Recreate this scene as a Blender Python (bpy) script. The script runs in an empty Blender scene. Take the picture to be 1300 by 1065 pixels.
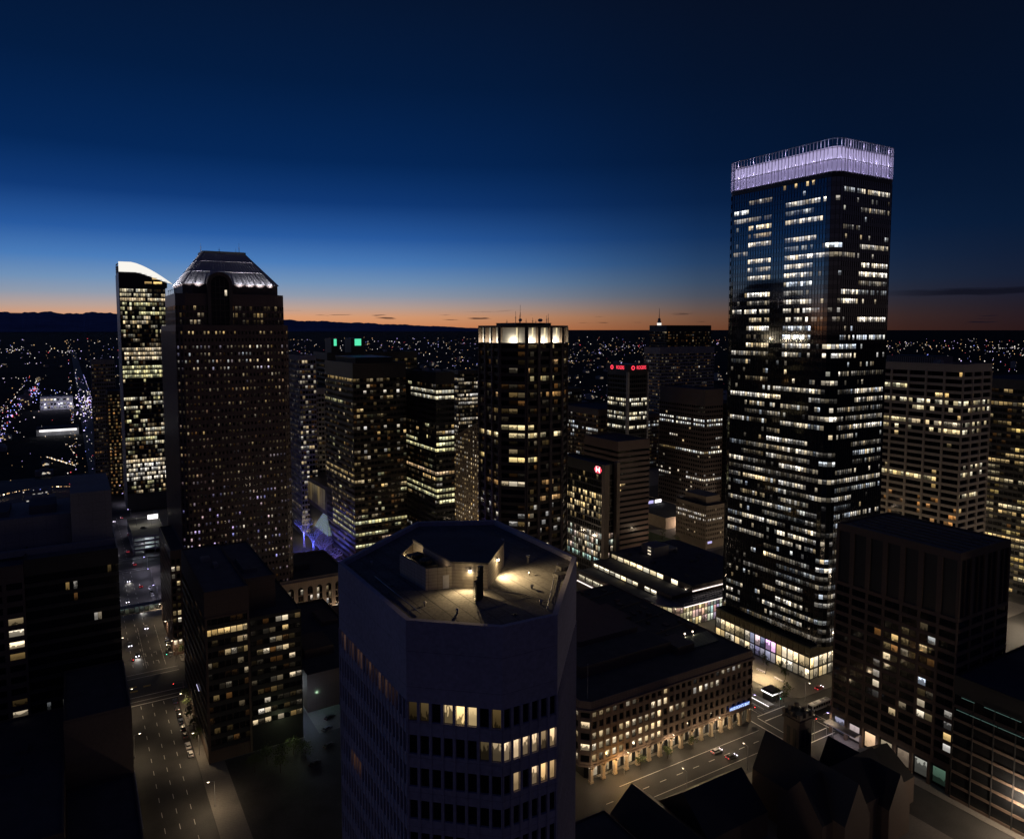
import bpy, math, random
from mathutils import Vector
R = math.radians
rnd = random.Random(7)
sc = bpy.context.scene
COL = sc.collection
CAM = Vector((0, 0, 160.0))
YAW = R(30.9); PITCH = math.atan(70 / 940)

# ------------------------------------------------------------------ materials
def nd(nt, t, **kw):
    n = nt.nodes.new(t)
    for k, v in kw.items(): setattr(n, k, v)
    return n
def bsdf_mat(name):
    m = bpy.data.materials.new(name); m.use_nodes = True
    nt = m.node_tree
    return m, nt, nt.nodes['Principled BSDF']
def surf(name, col, rough=.8, var=.25, scale=.15, joints=None, metal=0., spec=.4, fine=1.5):
    """Base colour broken up by two noises; joints=(w,h) draws panel joints in object space."""
    m, nt, b = bsdf_mat(name)
    tc = nd(nt, 'ShaderNodeTexCoord')
    n1 = nd(nt, 'ShaderNodeTexNoise'); n1.inputs['Scale'].default_value = scale; n1.inputs['Detail'].default_value = 6
    n2 = nd(nt, 'ShaderNodeTexNoise'); n2.inputs['Scale'].default_value = fine; n2.inputs['Detail'].default_value = 3
    nt.links.new(tc.outputs['Object'], n1.inputs['Vector']); nt.links.new(tc.outputs['Object'], n2.inputs['Vector'])
    ad = nd(nt, 'ShaderNodeMath', operation='ADD'); nt.links.new(n1.outputs['Fac'], ad.inputs[0]); nt.links.new(n2.outputs['Fac'], ad.inputs[1])
    mr = nd(nt, 'ShaderNodeMapRange'); mr.inputs['From Min'].default_value = .6; mr.inputs['From Max'].default_value = 1.4
    mr.inputs['To Min'].default_value = 1 - var; mr.inputs['To Max'].default_value = 1 + var
    nt.links.new(ad.outputs[0], mr.inputs['Value'])
    fac = mr.outputs['Result']
    if joints:
        sx = nd(nt, 'ShaderNodeSeparateXYZ'); nt.links.new(tc.outputs['Object'], sx.inputs[0])
        s2 = nd(nt, 'ShaderNodeMath', operation='ADD'); nt.links.new(sx.outputs['X'], s2.inputs[0]); nt.links.new(sx.outputs['Y'], s2.inputs[1])
        last = fac
        for src, per in ((s2.outputs[0], joints[0]), (sx.outputs['Z'], joints[1])):
            dv = nd(nt, 'ShaderNodeMath', operation='DIVIDE'); dv.inputs[1].default_value = per; nt.links.new(src, dv.inputs[0])
            fr = nd(nt, 'ShaderNodeMath', operation='FRACT'); nt.links.new(dv.outputs[0], fr.inputs[0])
            gt = nd(nt, 'ShaderNodeMath', operation='GREATER_THAN'); gt.inputs[1].default_value = .05 / per * 1.2; nt.links.new(fr.outputs[0], gt.inputs[0])
            mm = nd(nt, 'ShaderNodeMapRange'); mm.inputs['To Min'].default_value = .55; nt.links.new(gt.outputs[0], mm.inputs['Value'])
            mu = nd(nt, 'ShaderNodeMath', operation='MULTIPLY'); nt.links.new(last, mu.inputs[0]); nt.links.new(mm.outputs[0], mu.inputs[1])
            last = mu.outputs[0]
        fac = last
    vm = nd(nt, 'ShaderNodeVectorMath', operation='SCALE'); vm.inputs[0].default_value = col
    nt.links.new(fac, vm.inputs['Scale']); nt.links.new(vm.outputs[0], b.inputs['Base Color'])
    b.inputs['Roughness'].default_value = rough; b.inputs['Metallic'].default_value = metal
    b.inputs['Specular IOR Level'].default_value = spec
    bp = nd(nt, 'ShaderNodeBump'); bp.inputs['Strength'].default_value = .15; bp.inputs['Distance'].default_value = .05
    nt.links.new(n2.outputs['Fac'], bp.inputs['Height']); nt.links.new(bp.outputs[0], b.inputs['Normal'])
    return m
def emit(name, col, s, sample=False):
    m, nt, b = bsdf_mat(name)
    b.inputs['Base Color'].default_value = (.05, .05, .05, 1)
    b.inputs['Emission Color'].default_value = (*col, 1); b.inputs['Emission Strength'].default_value = s
    m.cycles.emission_sampling = 'AUTO' if sample else 'NONE'
    return m
def window_mat(name, base, ior, rough, gain=1.0, scale=(4, 2.2)):
    """Window glass: lit rooms come from the corner colour attribute 'lit', broken up inside each pane (one pane = one UV unit)."""
    m, nt, b = bsdf_mat(name); L = nt.links.new
    at = nd(nt, 'ShaderNodeAttribute', attribute_name='lit'); uv = nd(nt, 'ShaderNodeUVMap', uv_map='UV')
    fr = nd(nt, 'ShaderNodeVectorMath', operation='FRACTION'); L(uv.outputs[0], fr.inputs[0])
    fl = nd(nt, 'ShaderNodeVectorMath', operation='FLOOR'); L(uv.outputs[0], fl.inputs[0])
    sx = nd(nt, 'ShaderNodeSeparateXYZ'); L(fr.outputs[0], sx.inputs[0])
    wn = nd(nt, 'ShaderNodeTexWhiteNoise', noise_dimensions='2D'); L(fl.outputs[0], wn.inputs['Vector'])
    mp = nd(nt, 'ShaderNodeVectorMath', operation='MULTIPLY'); mp.inputs[1].default_value = (scale[0], scale[1], 1); L(uv.outputs[0], mp.inputs[0])
    no = nd(nt, 'ShaderNodeTexNoise', noise_dimensions='2D'); no.inputs['Scale'].default_value = 1; no.inputs['Detail'].default_value = 1; L(mp.outputs[0], no.inputs['Vector'])
    def math_(op, a, b_, c=None):
        n = nd(nt, 'ShaderNodeMath', operation=op)
        for k, v in enumerate((a, b_, c)):
            if v is None: continue
            if isinstance(v, (int, float)): n.inputs[k].default_value = v
            else: L(v, n.inputs[k])
        return n.outputs[0]
    def mr_(src, a, b_, c, d_):
        n = nd(nt, 'ShaderNodeMapRange')
        for k, v in enumerate((a, b_, c, d_)): n.inputs[k + 1].default_value = v
        L(src, n.inputs[0]); return n.outputs[0]
    # room: bright ceiling, furniture and people as dark shapes rising from the sill, a few panes with blinds
    ceil = mr_(sx.outputs['Y'], .35, .95, .62, 1.2)
    hgt = math_('MULTIPLY_ADD', wn.outputs['Value'], .72, .04)
    lim = math_('MULTIPLY_ADD', math_('SUBTRACT', sx.outputs['Y'], hgt), .8, .46)
    furn = mr_(math_('SUBTRACT', lim, no.outputs['Fac']), -.04, .04, .22, 1)
    sc2 = nd(nt, 'ShaderNodeSeparateColor'); L(wn.outputs['Color'], sc2.inputs[0])
    blind = math_('GREATER_THAN', sc2.outputs[1], .72)
    furn = math_('MAXIMUM', furn, math_('MULTIPLY', blind, .8))
    pane = math_('ADD', math_('MULTIPLY', math_('POWER', sc2.outputs[2], 1.5), 1.25), .22)
    rim = math_('LESS_THAN', math_('ABSOLUTE', math_('SUBTRACT', sx.outputs['X'], .5), 0), .475)
    x4 = nd(nt, 'ShaderNodeMath', operation='MULTIPLY'); x4.inputs[1].default_value = gain
    L(math_('MULTIPLY', math_('MULTIPLY', ceil, furn), math_('MULTIPLY', pane, rim)), x4.inputs[0])
    b.inputs['Base Color'].default_value = (*base, 1); b.inputs['Roughness'].default_value = rough
    b.inputs['IOR'].default_value = ior
    tint = nd(nt, 'ShaderNodeMixRGB'); tint.inputs[1].default_value = (1.0, .86, .66, 1); tint.inputs[2].default_value = (.98, 1.0, 1.12, 1); L(sc2.outputs[0], tint.inputs[0])
    tm = nd(nt, 'ShaderNodeMixRGB', blend_type='MULTIPLY'); tm.inputs[0].default_value = 1; L(at.outputs['Color'], tm.inputs[1]); L(tint.outputs[0], tm.inputs[2])
    L(tm.outputs[0], b.inputs['Emission Color']); L(x4.outputs[0], b.inputs['Emission Strength'])
    m.cycles.emission_sampling = 'NONE'
    return m

M = {}
M['win'] = window_mat('window_glass', (.012, .013, .015), 1.5, .08, 1.35, (3.2, 2.2))
M['winmir'] = window_mat('mirror_window_glass', (.012, .016, .022), 2.4, .05, 1.75, (1.7, 1.5))
M['winfar'] = window_mat('small_window_glass', (.012, .013, .015), 1.5, .15, 1.35, (2.4, 1.8))
M['shop'] = window_mat('shop_window_glass', (.02, .02, .02), 1.45, .1, 2.1, (3.5, 3)); M['shop'].cycles.emission_sampling = 'AUTO'
M['mirror'] = surf('mirror_spandrel', (.012, .016, .022), .1, .2, .3, None, 0, .5)
M['mirror'].node_tree.nodes['Principled BSDF'].inputs['IOR'].default_value = 2.1
M['core'] = surf('dark_recess', (.012, .012, .013), .6, .2)
M['granite'] = surf('brown_granite', (.155, .105, .09), .35, .2, .1, (3.2, 4.0))
M['granite_dark'] = surf('dark_granite', (.115, .088, .075), .5, .2, .1)
M['bronze'] = surf('bronze_panel', (.085, .07, .058), .4, .2, .2, (1.6, 3.9), .3)
M['black'] = surf('black_panel', (.05, .048, .046), .4, .2, .2, (1.5, 3.8))
M['blackmetal'] = surf('black_metal', (.028, .028, .03), .45, .15)
M['beige'] = surf('beige_concrete', (.46, .40, .32), .85, .15, .08, (3, 3.8))
M['tan'] = surf('tan_stone', (.30, .24, .18), .8, .2, .2, (1.2, .6))
M['sand'] = surf('sandstone', (.48, .38, .27), .8, .18, .3, (1.0, .5))
M['brownstone'] = surf('brown_terracotta', (.26, .19, .145), .75, .2, .2, (1.4, .7))
M['conc'] = surf('precast_concrete', (.40, .385, .47), .8, .26, .05, (900, 5.2))
M['greyc'] = surf('grey_concrete', (.30, .29, .28), .85, .2, .12, (4, 3))
M['brick'] = surf('dark_brick', (.13, .085, .065), .85, .22, .15, (4.2, 3.2))
M['brown'] = surf('brown_precast', (.125, .09, .07), .8, .15, .1, (4.2, 3.3))
M['white'] = surf('white_panel', (.7, .7, .7), .5, .1, .1, (3, 2))
M['roof'] = surf('gravel_roof', (.13, .13, .14), .95, .35, .25, None, 0, .2, 4)
M['roof_dark'] = surf('tar_roof', (.085, .085, .09), .9, .3, .2, None, 0, .2, 4)
M['roof_light'] = surf('pale_membrane_roof', (.16, .157, .155), .9, .5, .22, None, 0, .2, 2)
M['zinc'] = surf('standing_seam_metal', (.5, .5, .51), .55, .12, .1, (1.15, 60), .0)
M['steel'] = surf('galvanised_steel', (.35, .35, .37), .45, .2, .5, None, .7)
M['whitesteel'] = surf('white_painted_steel', (.75, .75, .78), .5, .1)
M['asphalt'] = surf('asphalt', (.055, .053, .05), .7, .55, .11, None, 0, .5, 3)
M['paving'] = surf('concrete_paving', (.20, .185, .165), .85, .2, .1, (1.5, 90))
M['paint'] = surf('road_paint', (.75, .73, .68), .7, .2, .6)
M['yellowpaint'] = surf('yellow_road_paint', (.62, .42, .08), .7, .2, .6)
M['soil'] = surf('dark_ground', (.030, .030, .028), 1., .45, .004, None, 0, .05, .05)
M['hill'] = surf('far_hill', (.22, .29, .46), 1., .3, .0004, None, 0, 0, .002)  # blue of the air haze is put into the base colour
M['grass'] = surf('lawn', (.045, .075, .025), 1., .4, .2)
M['leaf'] = surf('leaf', (.075, .10, .03), .7, .45, .6)
M['bark'] = surf('bark', (.08, .06, .045), .9, .3, 1)
M['rubber'] = surf('tyre_rubber', (.015, .015, .015), .8, .1)
M['seatdark'] = surf('dark_trim', (.03, .03, .03), .6, .1)
M['lamp'] = emit('lamp_warm_white', (1, .80, .55), 9)
M['lampv'] = emit('lamp_violet_white', (.55, .45, 1.0), 9)
M['lampw'] = emit('lamp_cool_white', (.85, .92, 1), 9)
M['head'] = emit('headlight', (.88, .8, 1), 14)
M['tail'] = emit('taillight', (1, .06, .08), 3)
M['red'] = emit('red_neon', (1, .05, .09), 1.6)
M['green'] = emit('green_sign', (.10, .85, .45), 1.0)
M['hot'] = emit('white_sign_light', (1, .95, .95), 2.2)
M['blue'] = emit('blue_sign_light', (.12, .25, 1), 1.4)
M['bluewhite'] = emit('blue_white_letters', (.55, .72, 1), 1.5)
M['strip'] = emit('strip_light', (1, .86, .8), 1.6)
M['teal'] = emit('teal_strip_light', (.45, .85, .75), .12)
M['violetstrip'] = emit('violet_strip_light', (.6, .55, 1), .9)
M['clear'] = emit('lit_glass_screen', (.6, .55, .85), .12)
def paintmat(name, col):
    m, nt, b = bsdf_mat(name)
    n = nd(nt, 'ShaderNodeTexNoise'); n.inputs['Scale'].default_value = 3
    rp = nd(nt, 'ShaderNodeValToRGB'); rp.color_ramp.elements[0].color = (*[c * .75 for c in col], 1); rp.color_ramp.elements[1].color = (*col, 1)
    nt.links.new(n.outputs['Fac'], rp.inputs[0]); nt.links.new(rp.outputs[0], b.inputs['Base Color'])
    b.inputs['Roughness'].default_value = .3; b.inputs['Coat Weight'].default_value = .6
    return m
for k, c in dict(pw=(.75, .75, .75), pb=(.02, .02, .025), pg=(.25, .26, .28), pr=(.5, .03, .03), pn=(.04, .07, .16), pd=(.08, .08, .085)).items():
    M[k] = paintmat('car_paint_' + k, c)

# ------------------------------------------------------------------ mesh helpers
class MB:
    def __init__(s): s.v = []; s.f = []; s.m = []
    def face(s, pts, m=0):
        i = len(s.v); s.v += [tuple(p) for p in pts]; s.f.append(tuple(range(i, i + len(pts)))); s.m.append(m)
    def mesh8(s, p, m=0):
        i = len(s.v); s.v += [tuple(q) for q in p]
        for a in ((3, 2, 1, 0), (4, 5, 6, 7), (0, 1, 5, 4), (1, 2, 6, 5), (2, 3, 7, 6), (3, 0, 4, 7)):
            s.f.append(tuple(i + k for k in a)); s.m.append(m)
        return s
    def box(s, x0, x1, y0, y1, z0, z1, m=0):
        return s.mesh8([(x0, y0, z0), (x1, y0, z0), (x1, y1, z0), (x0, y1, z0), (x0, y0, z1), (x1, y0, z1), (x1, y1, z1), (x0, y1, z1)], m)
    def obox(s, p, t, n, t0, t1, n0, n1, z0, z1, m=0):
        q = lambda a, b, z: (p[0] + t[0] * a + n[0] * b, p[1] + t[1] * a + n[1] * b, z)
        return s.mesh8([q(t0, n1, z0), q(t1, n1, z0), q(t1, n0, z0), q(t0, n0, z0), q(t0, n1, z1), q(t1, n1, z1), q(t1, n0, z1), q(t0, n0, z1)], m)
    def prism(s, poly, z0, z1, m=0, mt=None):
        i = len(s.v); n = len(poly)
        zt = z1 if callable(z1) else (lambda x, y: z1)
        s.v += [(x, y, z0) for x, y in poly] + [(x, y, zt(x, y)) for x, y in poly]
        s.f.append(tuple(i + k for k in range(n))[::-1]); s.m.append(m)
        s.f.append(tuple(i + n + k for k in range(n))); s.m.append(m if mt is None else mt)
        for k in range(n):
            j = (k + 1) % n; s.f.append((i + k, i + j, i + n + j, i + n + k)); s.m.append(m)
        return s
    def ring(s, poly, th, z0, z1, m=0):
        inn = inset(poly, th); n = len(poly)
        for k in range(n):
            j = (k + 1) % n
            a, b, c, d = poly[k], poly[j], inn[j], inn[k]
            s.mesh8([(*a, z0), (*b, z0), (*c, z0), (*d, z0), (*a, z1), (*b, z1), (*c, z1), (*d, z1)], m)
        return s
    def tube(s, p, q, r, m=0, n=6, r2=None):
        p, q = Vector(p), Vector(q); d = (q - p).normalized(); r2 = r if r2 is None else r2
        a = d.orthogonal().normalized(); b = d.cross(a); i = len(s.v)
        for c, rr in ((p, r), (q, r2)):
            for k in range(n):
                t = 2 * math.pi * k / n; s.v.append(tuple(c + (a * math.cos(t) + b * math.sin(t)) * rr))
        s.f.append(tuple(i + k for k in range(n))[::-1]); s.m.append(m); s.f.append(tuple(i + n + k for k in range(n))); s.m.append(m)
        for k in range(n):
            j = (k + 1) % n; s.f.append((i + k, i + j, i + n + j, i + n + k)); s.m.append(m)
        return s
    def octa(s, c, r, m=0):
        i = len(s.v); x, y, z = c
        s.v += [(x + r, y, z), (x, y + r, z), (x - r, y, z), (x, y - r, z), (x, y, z + r), (x, y, z - r)]
        for k in range(4):
            j = (k + 1) % 4
            s.f.append((i + k, i + j, i + 4)); s.m.append(m); s.f.append((i + j, i + k, i + 5)); s.m.append(m)
        return s
    def build(s, name, mats, root=None, kind=None, smooth=False):
        if isinstance(mats, str): mats = [mats]
        o0 = root.location if root is not None else Vector((0, 0, 0))
        r = root
        while r is not None and r.parent is not None:
            r = r.parent; o0 = o0 + r.location
        me = bpy.data.meshes.new(name)
        me.from_pydata([(x - o0[0], y - o0[1], z - o0[2]) for x, y, z in s.v], [], s.f)
        for k in mats: me.materials.append(M[k])
        me.polygons.foreach_set('material_index', s.m)
        if smooth: me.polygons.foreach_set('use_smooth', [True] * len(me.polygons))
        me.update()
        o = bpy.data.objects.new(name, me); COL.objects.link(o)
        if root is not None: o.parent = root
        if kind: o['kind'] = kind
        return o
def inset(poly, d):
    n = len(poly); out = []
    for i in range(n):
        p0, p1, p2 = Vector(poly[i - 1]), Vector(poly[i]), Vector(poly[(i + 1) % n])
        a = (p1 - p0).normalized(); b = (p2 - p1).normalized()
        na, nb = Vector((-a.y, a.x)), Vector((-b.y, b.x))
        k = (na + nb) / (1 + na.dot(nb)); out.append(tuple(p1 + k * d))
    return out
def rect(x0, x1, y0, y1): return [(x0, y0), (x1, y0), (x1, y1), (x0, y1)]
def cham(x0, x1, y0, y1, c): return [(x0 + c, y0), (x1 - c, y0), (x1, y0 + c), (x1, y1 - c), (x1 - c, y1), (x0 + c, y1), (x0, y1 - c), (x0, y0 + c)]
def thing(name, loc, label, cat, group=None):
    o = bpy.data.objects.new(name, None); COL.objects.link(o); o.location = loc; o.empty_display_size = .5
    o['label'] = label; o['category'] = cat
    if group: o['group'] = group
    return o
def tag(o, label, cat, group=None):
    o['label'] = label; o['category'] = cat
    if group: o['group'] = group
    return o
def pointlight(name, loc, power, col, parent=None, r=.3, spot=None, aim=None):
    l = bpy.data.lights.new(name, 'SPOT' if spot else 'POINT'); l.energy = power; l.color = col; l.shadow_soft_size = r
    o = bpy.data.objects.new(name, l); COL.objects.link(o)
    if parent is not None: o.parent = parent; loc = Vector(loc) - parent.location
    o.location = loc
    if spot:
        l.spot_size = R(spot); l.spot_blend = .8
        o.rotation_euler = Vector(aim).to_track_quat('-Z', 'Y').to_euler()
    return o

# ------------------------------------------------------------------ windows: collected first, made after the walls stand
WIN = []      # (root, name, material, quad(4), lit rgb, split?)
UVN = [0]
def addwin(root, quad, lit, mat='win', name='window', split=True): WIN.append((root, name, mat, quad, lit, split))
warm = (1, .74, .34); ww = (1, .85, .58); white = (1, .95, .82); cool = (.82, .92, 1); amber = (1, .5, .17); lime = (.95, .95, .55)
def mix(c, s): return (c[0] * s, c[1] * s, c[2] * s)
def rows(seed, p_row=.15, p_cell=.12, cols=(warm, ww), br=(.45, 1.0), row_br=(.6, 1.1), dim=.25, runs=3, zmin=0, zmax=1):
    rg = random.Random(seed); cache = {}
    def f(e, fl, b, nb, nf):
        k = (e, fl)
        if k not in cache:
            c = rg.choice(cols); out = [None] * nb; u = fl / max(nf, 1)
            ok = zmin <= u <= zmax
            if ok and rg.random() < p_row:
                s = rg.uniform(*row_br); i0 = 0 if rg.random() < .5 else rg.randrange(nb); i1 = nb if rg.random() < .5 else min(nb, i0 + rg.randint(max(1, nb // 3), nb))
                for i in range(i0, i1):
                    if rg.random() < .9: out[i] = mix(c, s * rg.uniform(.75, 1.1))
            i = 0
            while i < nb:
                if out[i] is None and rg.random() < (p_cell if ok else p_cell * .3) / runs * 1.6:
                    n = rg.randint(1, runs); cc = rg.choice(cols); s = rg.uniform(*br) * (dim if rg.random() < .4 else 1)
                    for j in range(i, min(nb, i + n)): out[j] = mix(cc, s * rg.uniform(.6, 1.1))
                    i += n
                i += 1
            for i in range(nb):
                if out[i] is None and rg.random() < .4: out[i] = mix(rg.choice((warm, amber, ww)), rg.choice((.012, .02, .035, .07)))
            cache[k] = out
        return cache[k][b] if b < len(cache[k]) else None
    return f
def dark(e, f, b, nb, nf): return None

def tower(label, poly, z0, z1, fh, bay, wall, sp=1.2, pw=.5, d=.4, po=.06, top=4, base=0, lit=dark, spm=None, glass='win', name='office_tower', cat='skyscraper',
          group=None, root=None, split=True, roofm='roof_dark', parapet=.9, nbay=None, core='core', every=1, vents=0, seed=1, skip=(), partname='wall'):
    cx = sum(p[0] for p in poly) / len(poly); cy = sum(p[1] for p in poly) / len(poly)
    if root is None: root = thing(name, (cx, cy, 0), label, cat, group)
    mb = MB(); zb, zt = z0 + base, z1 - top
    nf = max(1, round((zt - zb) / fh)); fh = (zt - zb) / nf
    mb.prism(inset(poly, d), z0, z1 - .3, 2)
    if base: mb.prism(poly, z0, zb, 0)
    if top: mb.prism(poly, zt, z1, 0)
    for f in range(nf): mb.prism(poly, zb + f * fh + (.0 if not (base and f == 0) else .0), zb + f * fh + sp, 1)
    n = len(poly)
    for e in range(n):
        p, q = Vector(poly[e]), Vector(poly[(e + 1) % n]); L = (q - p).length
        if L < .6: continue
        t = (q - p) / L; nn = Vector((t.y, -t.x)); nb = (nbay or {}).get(e) or max(1, round(L / bay)); w = L / nb
        if pw > 0:
            for b in range(0, nb + 1, every):
                a = b * w
                mb.obox(p, t, nn, max(0, a - pw / 2), min(L, a + pw / 2), -d, po, zb, zt + .05, 0)
        if e in skip: continue
        mid = (p + q) / 2; vis = nn.x * (CAM.x - mid.x) + nn.y * (CAM.y - mid.y)
        if vis < -25: continue
        for f in range(nf):
            za, zc = zb + f * fh + sp + .06, zb + (f + 1) * fh - .06
            for b in range(nb):
                c = lit(e, f, b, nb, nf)
                h = pw / 2 if (b % every == 0) else .04; h2 = pw / 2 if ((b + 1) % every == 0) else .04
                A = p + t * (b * w + h + .03) - nn * (d - .04); B = p + t * ((b + 1) * w - h2 - .03) - nn * (d - .04)
                addwin(root, ((A.x, A.y, za), (B.x, B.y, za), (B.x, B.y, zc), (A.x, A.y, zc)), c, glass, 'window', split)
    mb.build(partname, [wall, spm or wall, core], root)
    if parapet:
        rb = MB(); rb.ring(inset(poly, .03), .4, z1, z1 + parapet, 0); rb.prism(inset(poly, .43), z1 - .02, z1 + .06, 1)
        roof_o = rb.build('roof', [wall, roofm], root)
        rg = random.Random(seed * 31 + 5); xs = [p[0] for p in poly]; ys = [p[1] for p in poly]
        ix0, ix1, iy0, iy1 = min(xs), max(xs), min(ys), max(ys)
        for k in range(vents):
            w, l, h = rg.uniform(1.5, 4), rg.uniform(2, 6), rg.uniform(1, 2.6)
            x = rg.uniform(ix0 + .2 * (ix1 - ix0), ix1 - .2 * (ix1 - ix0) - w); y = rg.uniform(iy0 + .2 * (iy1 - iy0), iy1 - .2 * (iy1 - iy0) - l)
            u = MB(); u.box(x, x + w, y, y + l, z1 + .06, z1 + h); u.box(x + .2, x + w - .2, y + .2, y + l - .2, z1 + h, z1 + h + .25)
            for g in range(int(l / .8)): u.box(x - .06, x, y + .15 + g * .8, y + .55 + g * .8, z1 + .4, z1 + h - .3)
            u.build('rooftop_unit', 'steel', roof_o)
    return root
def penthouse(root, x0, x1, y0, y1, z0, z1, m='black', louv=True, name='penthouse'):
    b = MB(); b.box(x0, x1, y0, y1, z0, z1, 0); b.box(x0 - .15, x1 + .15, y0 - .15, y1 + .15, z1, z1 + .3, 1)
    if louv:
        k = x0 + .6
        while k < x1 - .6: b.box(k, k + .25, y0 - .1, y0, z0 + .5, z1 - .4, 1); k += 1.2
        k = y0 + .6
        while k < y1 - .6: b.box(x0 - .1, x0, k, k + .25, z0 + .5, z1 - .4, 1); k += 1.2
    return b.build(name, [m, 'blackmetal'], root)
def mast(root, x, y, z, h, r=.12, name='antenna'):
    b = MB(); b.tube((x, y, z), (x, y, z + h * .6), r, 0, 5); b.tube((x, y, z + h * .6), (x, y, z + h), r * .5, 0, 5)
    b.box(x - 3 * r, x + 3 * r, y - 3 * r, y + 3 * r, z - .1, z + .3); b.box(x - .6, x + .6, y - .04, y + .04, z + h * .45, z + h * .45 + .08)
    return b.build(name, 'steel', root)

exec_parts = []
# ================================================================== SETTING
def structure(name, mb, mats):
    o = mb.build(name, mats); o['kind'] = 'structure'; return o
g = MB(); n = 48
g.face([(100000 * math.cos(2 * math.pi * k / n), 100000 * math.sin(2 * math.pi * k / n), -.15) for k in range(n)])
structure('ground', g, 'soil')
road = MB(); road.box(-160, 620, -40, 940, -.14, 0); structure('road', road, 'asphalt')
av = MB(); av.box(14, 40, 940, 6000, -.14, 0); structure('avenue', av, 'asphalt')
XB = [(-150, 14), (41, 129), (153, 233), (264, 343), (372, 470), (500, 610)]
YB = [(-30, -8), (18, 176), (202, 345), (377, 546), (568, 716), (740, 925)]
for i, (xa, xb) in enumerate(XB):
    for j, (ya, yb) in enumerate(YB):
        b = MB(); c = 3.0
        xa2 = 254 - 4 if (i == 3 and j == 1) else 35.2 if (i == 1 and j == 2) else xa
        b.prism(cham(xa2, xb, ya, yb, c), -.1, .15, 0); structure('pavement', b, 'paving')
# hills: a far ridge along the sunset horizon
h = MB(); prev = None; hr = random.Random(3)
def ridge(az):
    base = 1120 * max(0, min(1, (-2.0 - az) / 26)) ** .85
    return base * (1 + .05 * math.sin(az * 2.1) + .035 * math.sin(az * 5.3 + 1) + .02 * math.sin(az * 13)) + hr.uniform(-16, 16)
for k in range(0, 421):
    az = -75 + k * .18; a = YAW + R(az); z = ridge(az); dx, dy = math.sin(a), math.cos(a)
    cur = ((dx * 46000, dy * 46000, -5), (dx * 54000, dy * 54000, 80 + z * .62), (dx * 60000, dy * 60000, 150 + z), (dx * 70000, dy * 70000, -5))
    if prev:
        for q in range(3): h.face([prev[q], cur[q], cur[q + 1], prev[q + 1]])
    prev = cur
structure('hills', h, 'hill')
# markings
mk = MB(); Z0, Z1 = .002, .008
for xl in (20.6, 25.0, 29.4):
    y = 150.0
    while y < 700:
        if not (340 < y < 380 or 540 < y < 572): mk.box(xl - .1, xl + .1, y, y + 3, Z0, Z1)
        y += 9
for yc in (347, 351.4, 371, 375.4, 541.5, 545.5, 570, 574): mk.box(16, 39, yc - .15, yc + .15, Z0, Z1)
for yb_ in (343.5,): mk.box(16, 39, yb_ - .25, yb_ + .25, Z0, Z1)
for xl, y0 in ((26.8, 383), (31.6, 383), (31.6, 394), (26.8, 394)):
    mk.box(xl, xl + .18, y0, y0 + 4, Z0, Z1); mk.box(xl - 1.1, xl, y0 + 3.6, y0 + 4, Z0, Z1)
for xl in (26, 34.2):
    y = 380.0
    while y < 430: mk.box(xl - .07, xl + .07, y, y + 6, Z0, Z1); y += 7
for xc in (234, 238.2, 257, 261): mk.box(xc - .18, xc + .18, 178, 200.5, Z0, Z1)
for yc in (177.4, 181.2, 197.4, 201.4): mk.box(239, 256, yc - .18, yc + .18, Z0, Z1)
x = 150.0
while x < 232: mk.box(x, x + 3, 188.5, 188.75, Z0, Z1); x += 8
mk.box(160, 231, 183.2, 183.4, Z0, Z1); mk.box(160, 231, 193.8, 194.0, Z0, Z1)
x = 264.0
while x < 330: mk.box(x, x + 3, 188.5, 188.75, Z0, Z1); x += 8
mk.box(263, 330, 193.6, 193.85, Z0, Z1)
for xl in (241.5, 246): mk.box(xl - .1, xl + .1, 204, 330, Z0, Z1)
structure('road_markings', mk, 'paint')
yk = MB()
for yy in (357, 361.3): yk.box(17.5, 20.5, yy, yy + 1.5, Z0, Z1)
yk.box(23, 26, 360, 361.5, Z0, Z1)
structure('yellow_road_markings', yk, 'yellowpaint')
#@@BUILDINGS
# ================================================================== BUILDINGS
def rrect(x0, x1, y0, y1, r, n=4):
    out = []
    for cx, cy, a0 in ((x1 - r, y0 + r, -90), (x1 - r, y1 - r, 0), (x0 + r, y1 - r, 90), (x0 + r, y0 + r, 180)):
        for k in range(n + 1):
            a = R(a0 + 90 * k / n); out.append((cx + r * math.cos(a), cy + r * math.sin(a)))
    return out
def quadwin(root, p, q, z0, z1, lit, off=.05, mat='shop', name='window', split=True):
    p, q = Vector(p), Vector(q); t = (q - p).normalized(); nn = Vector((t.y, -t.x)); A = p + nn * off; B = q + nn * off
    addwin(root, ((A.x, A.y, z0), (B.x, B.y, z0), (B.x, B.y, z1), (A.x, A.y, z1)), lit, mat, name, split)

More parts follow.
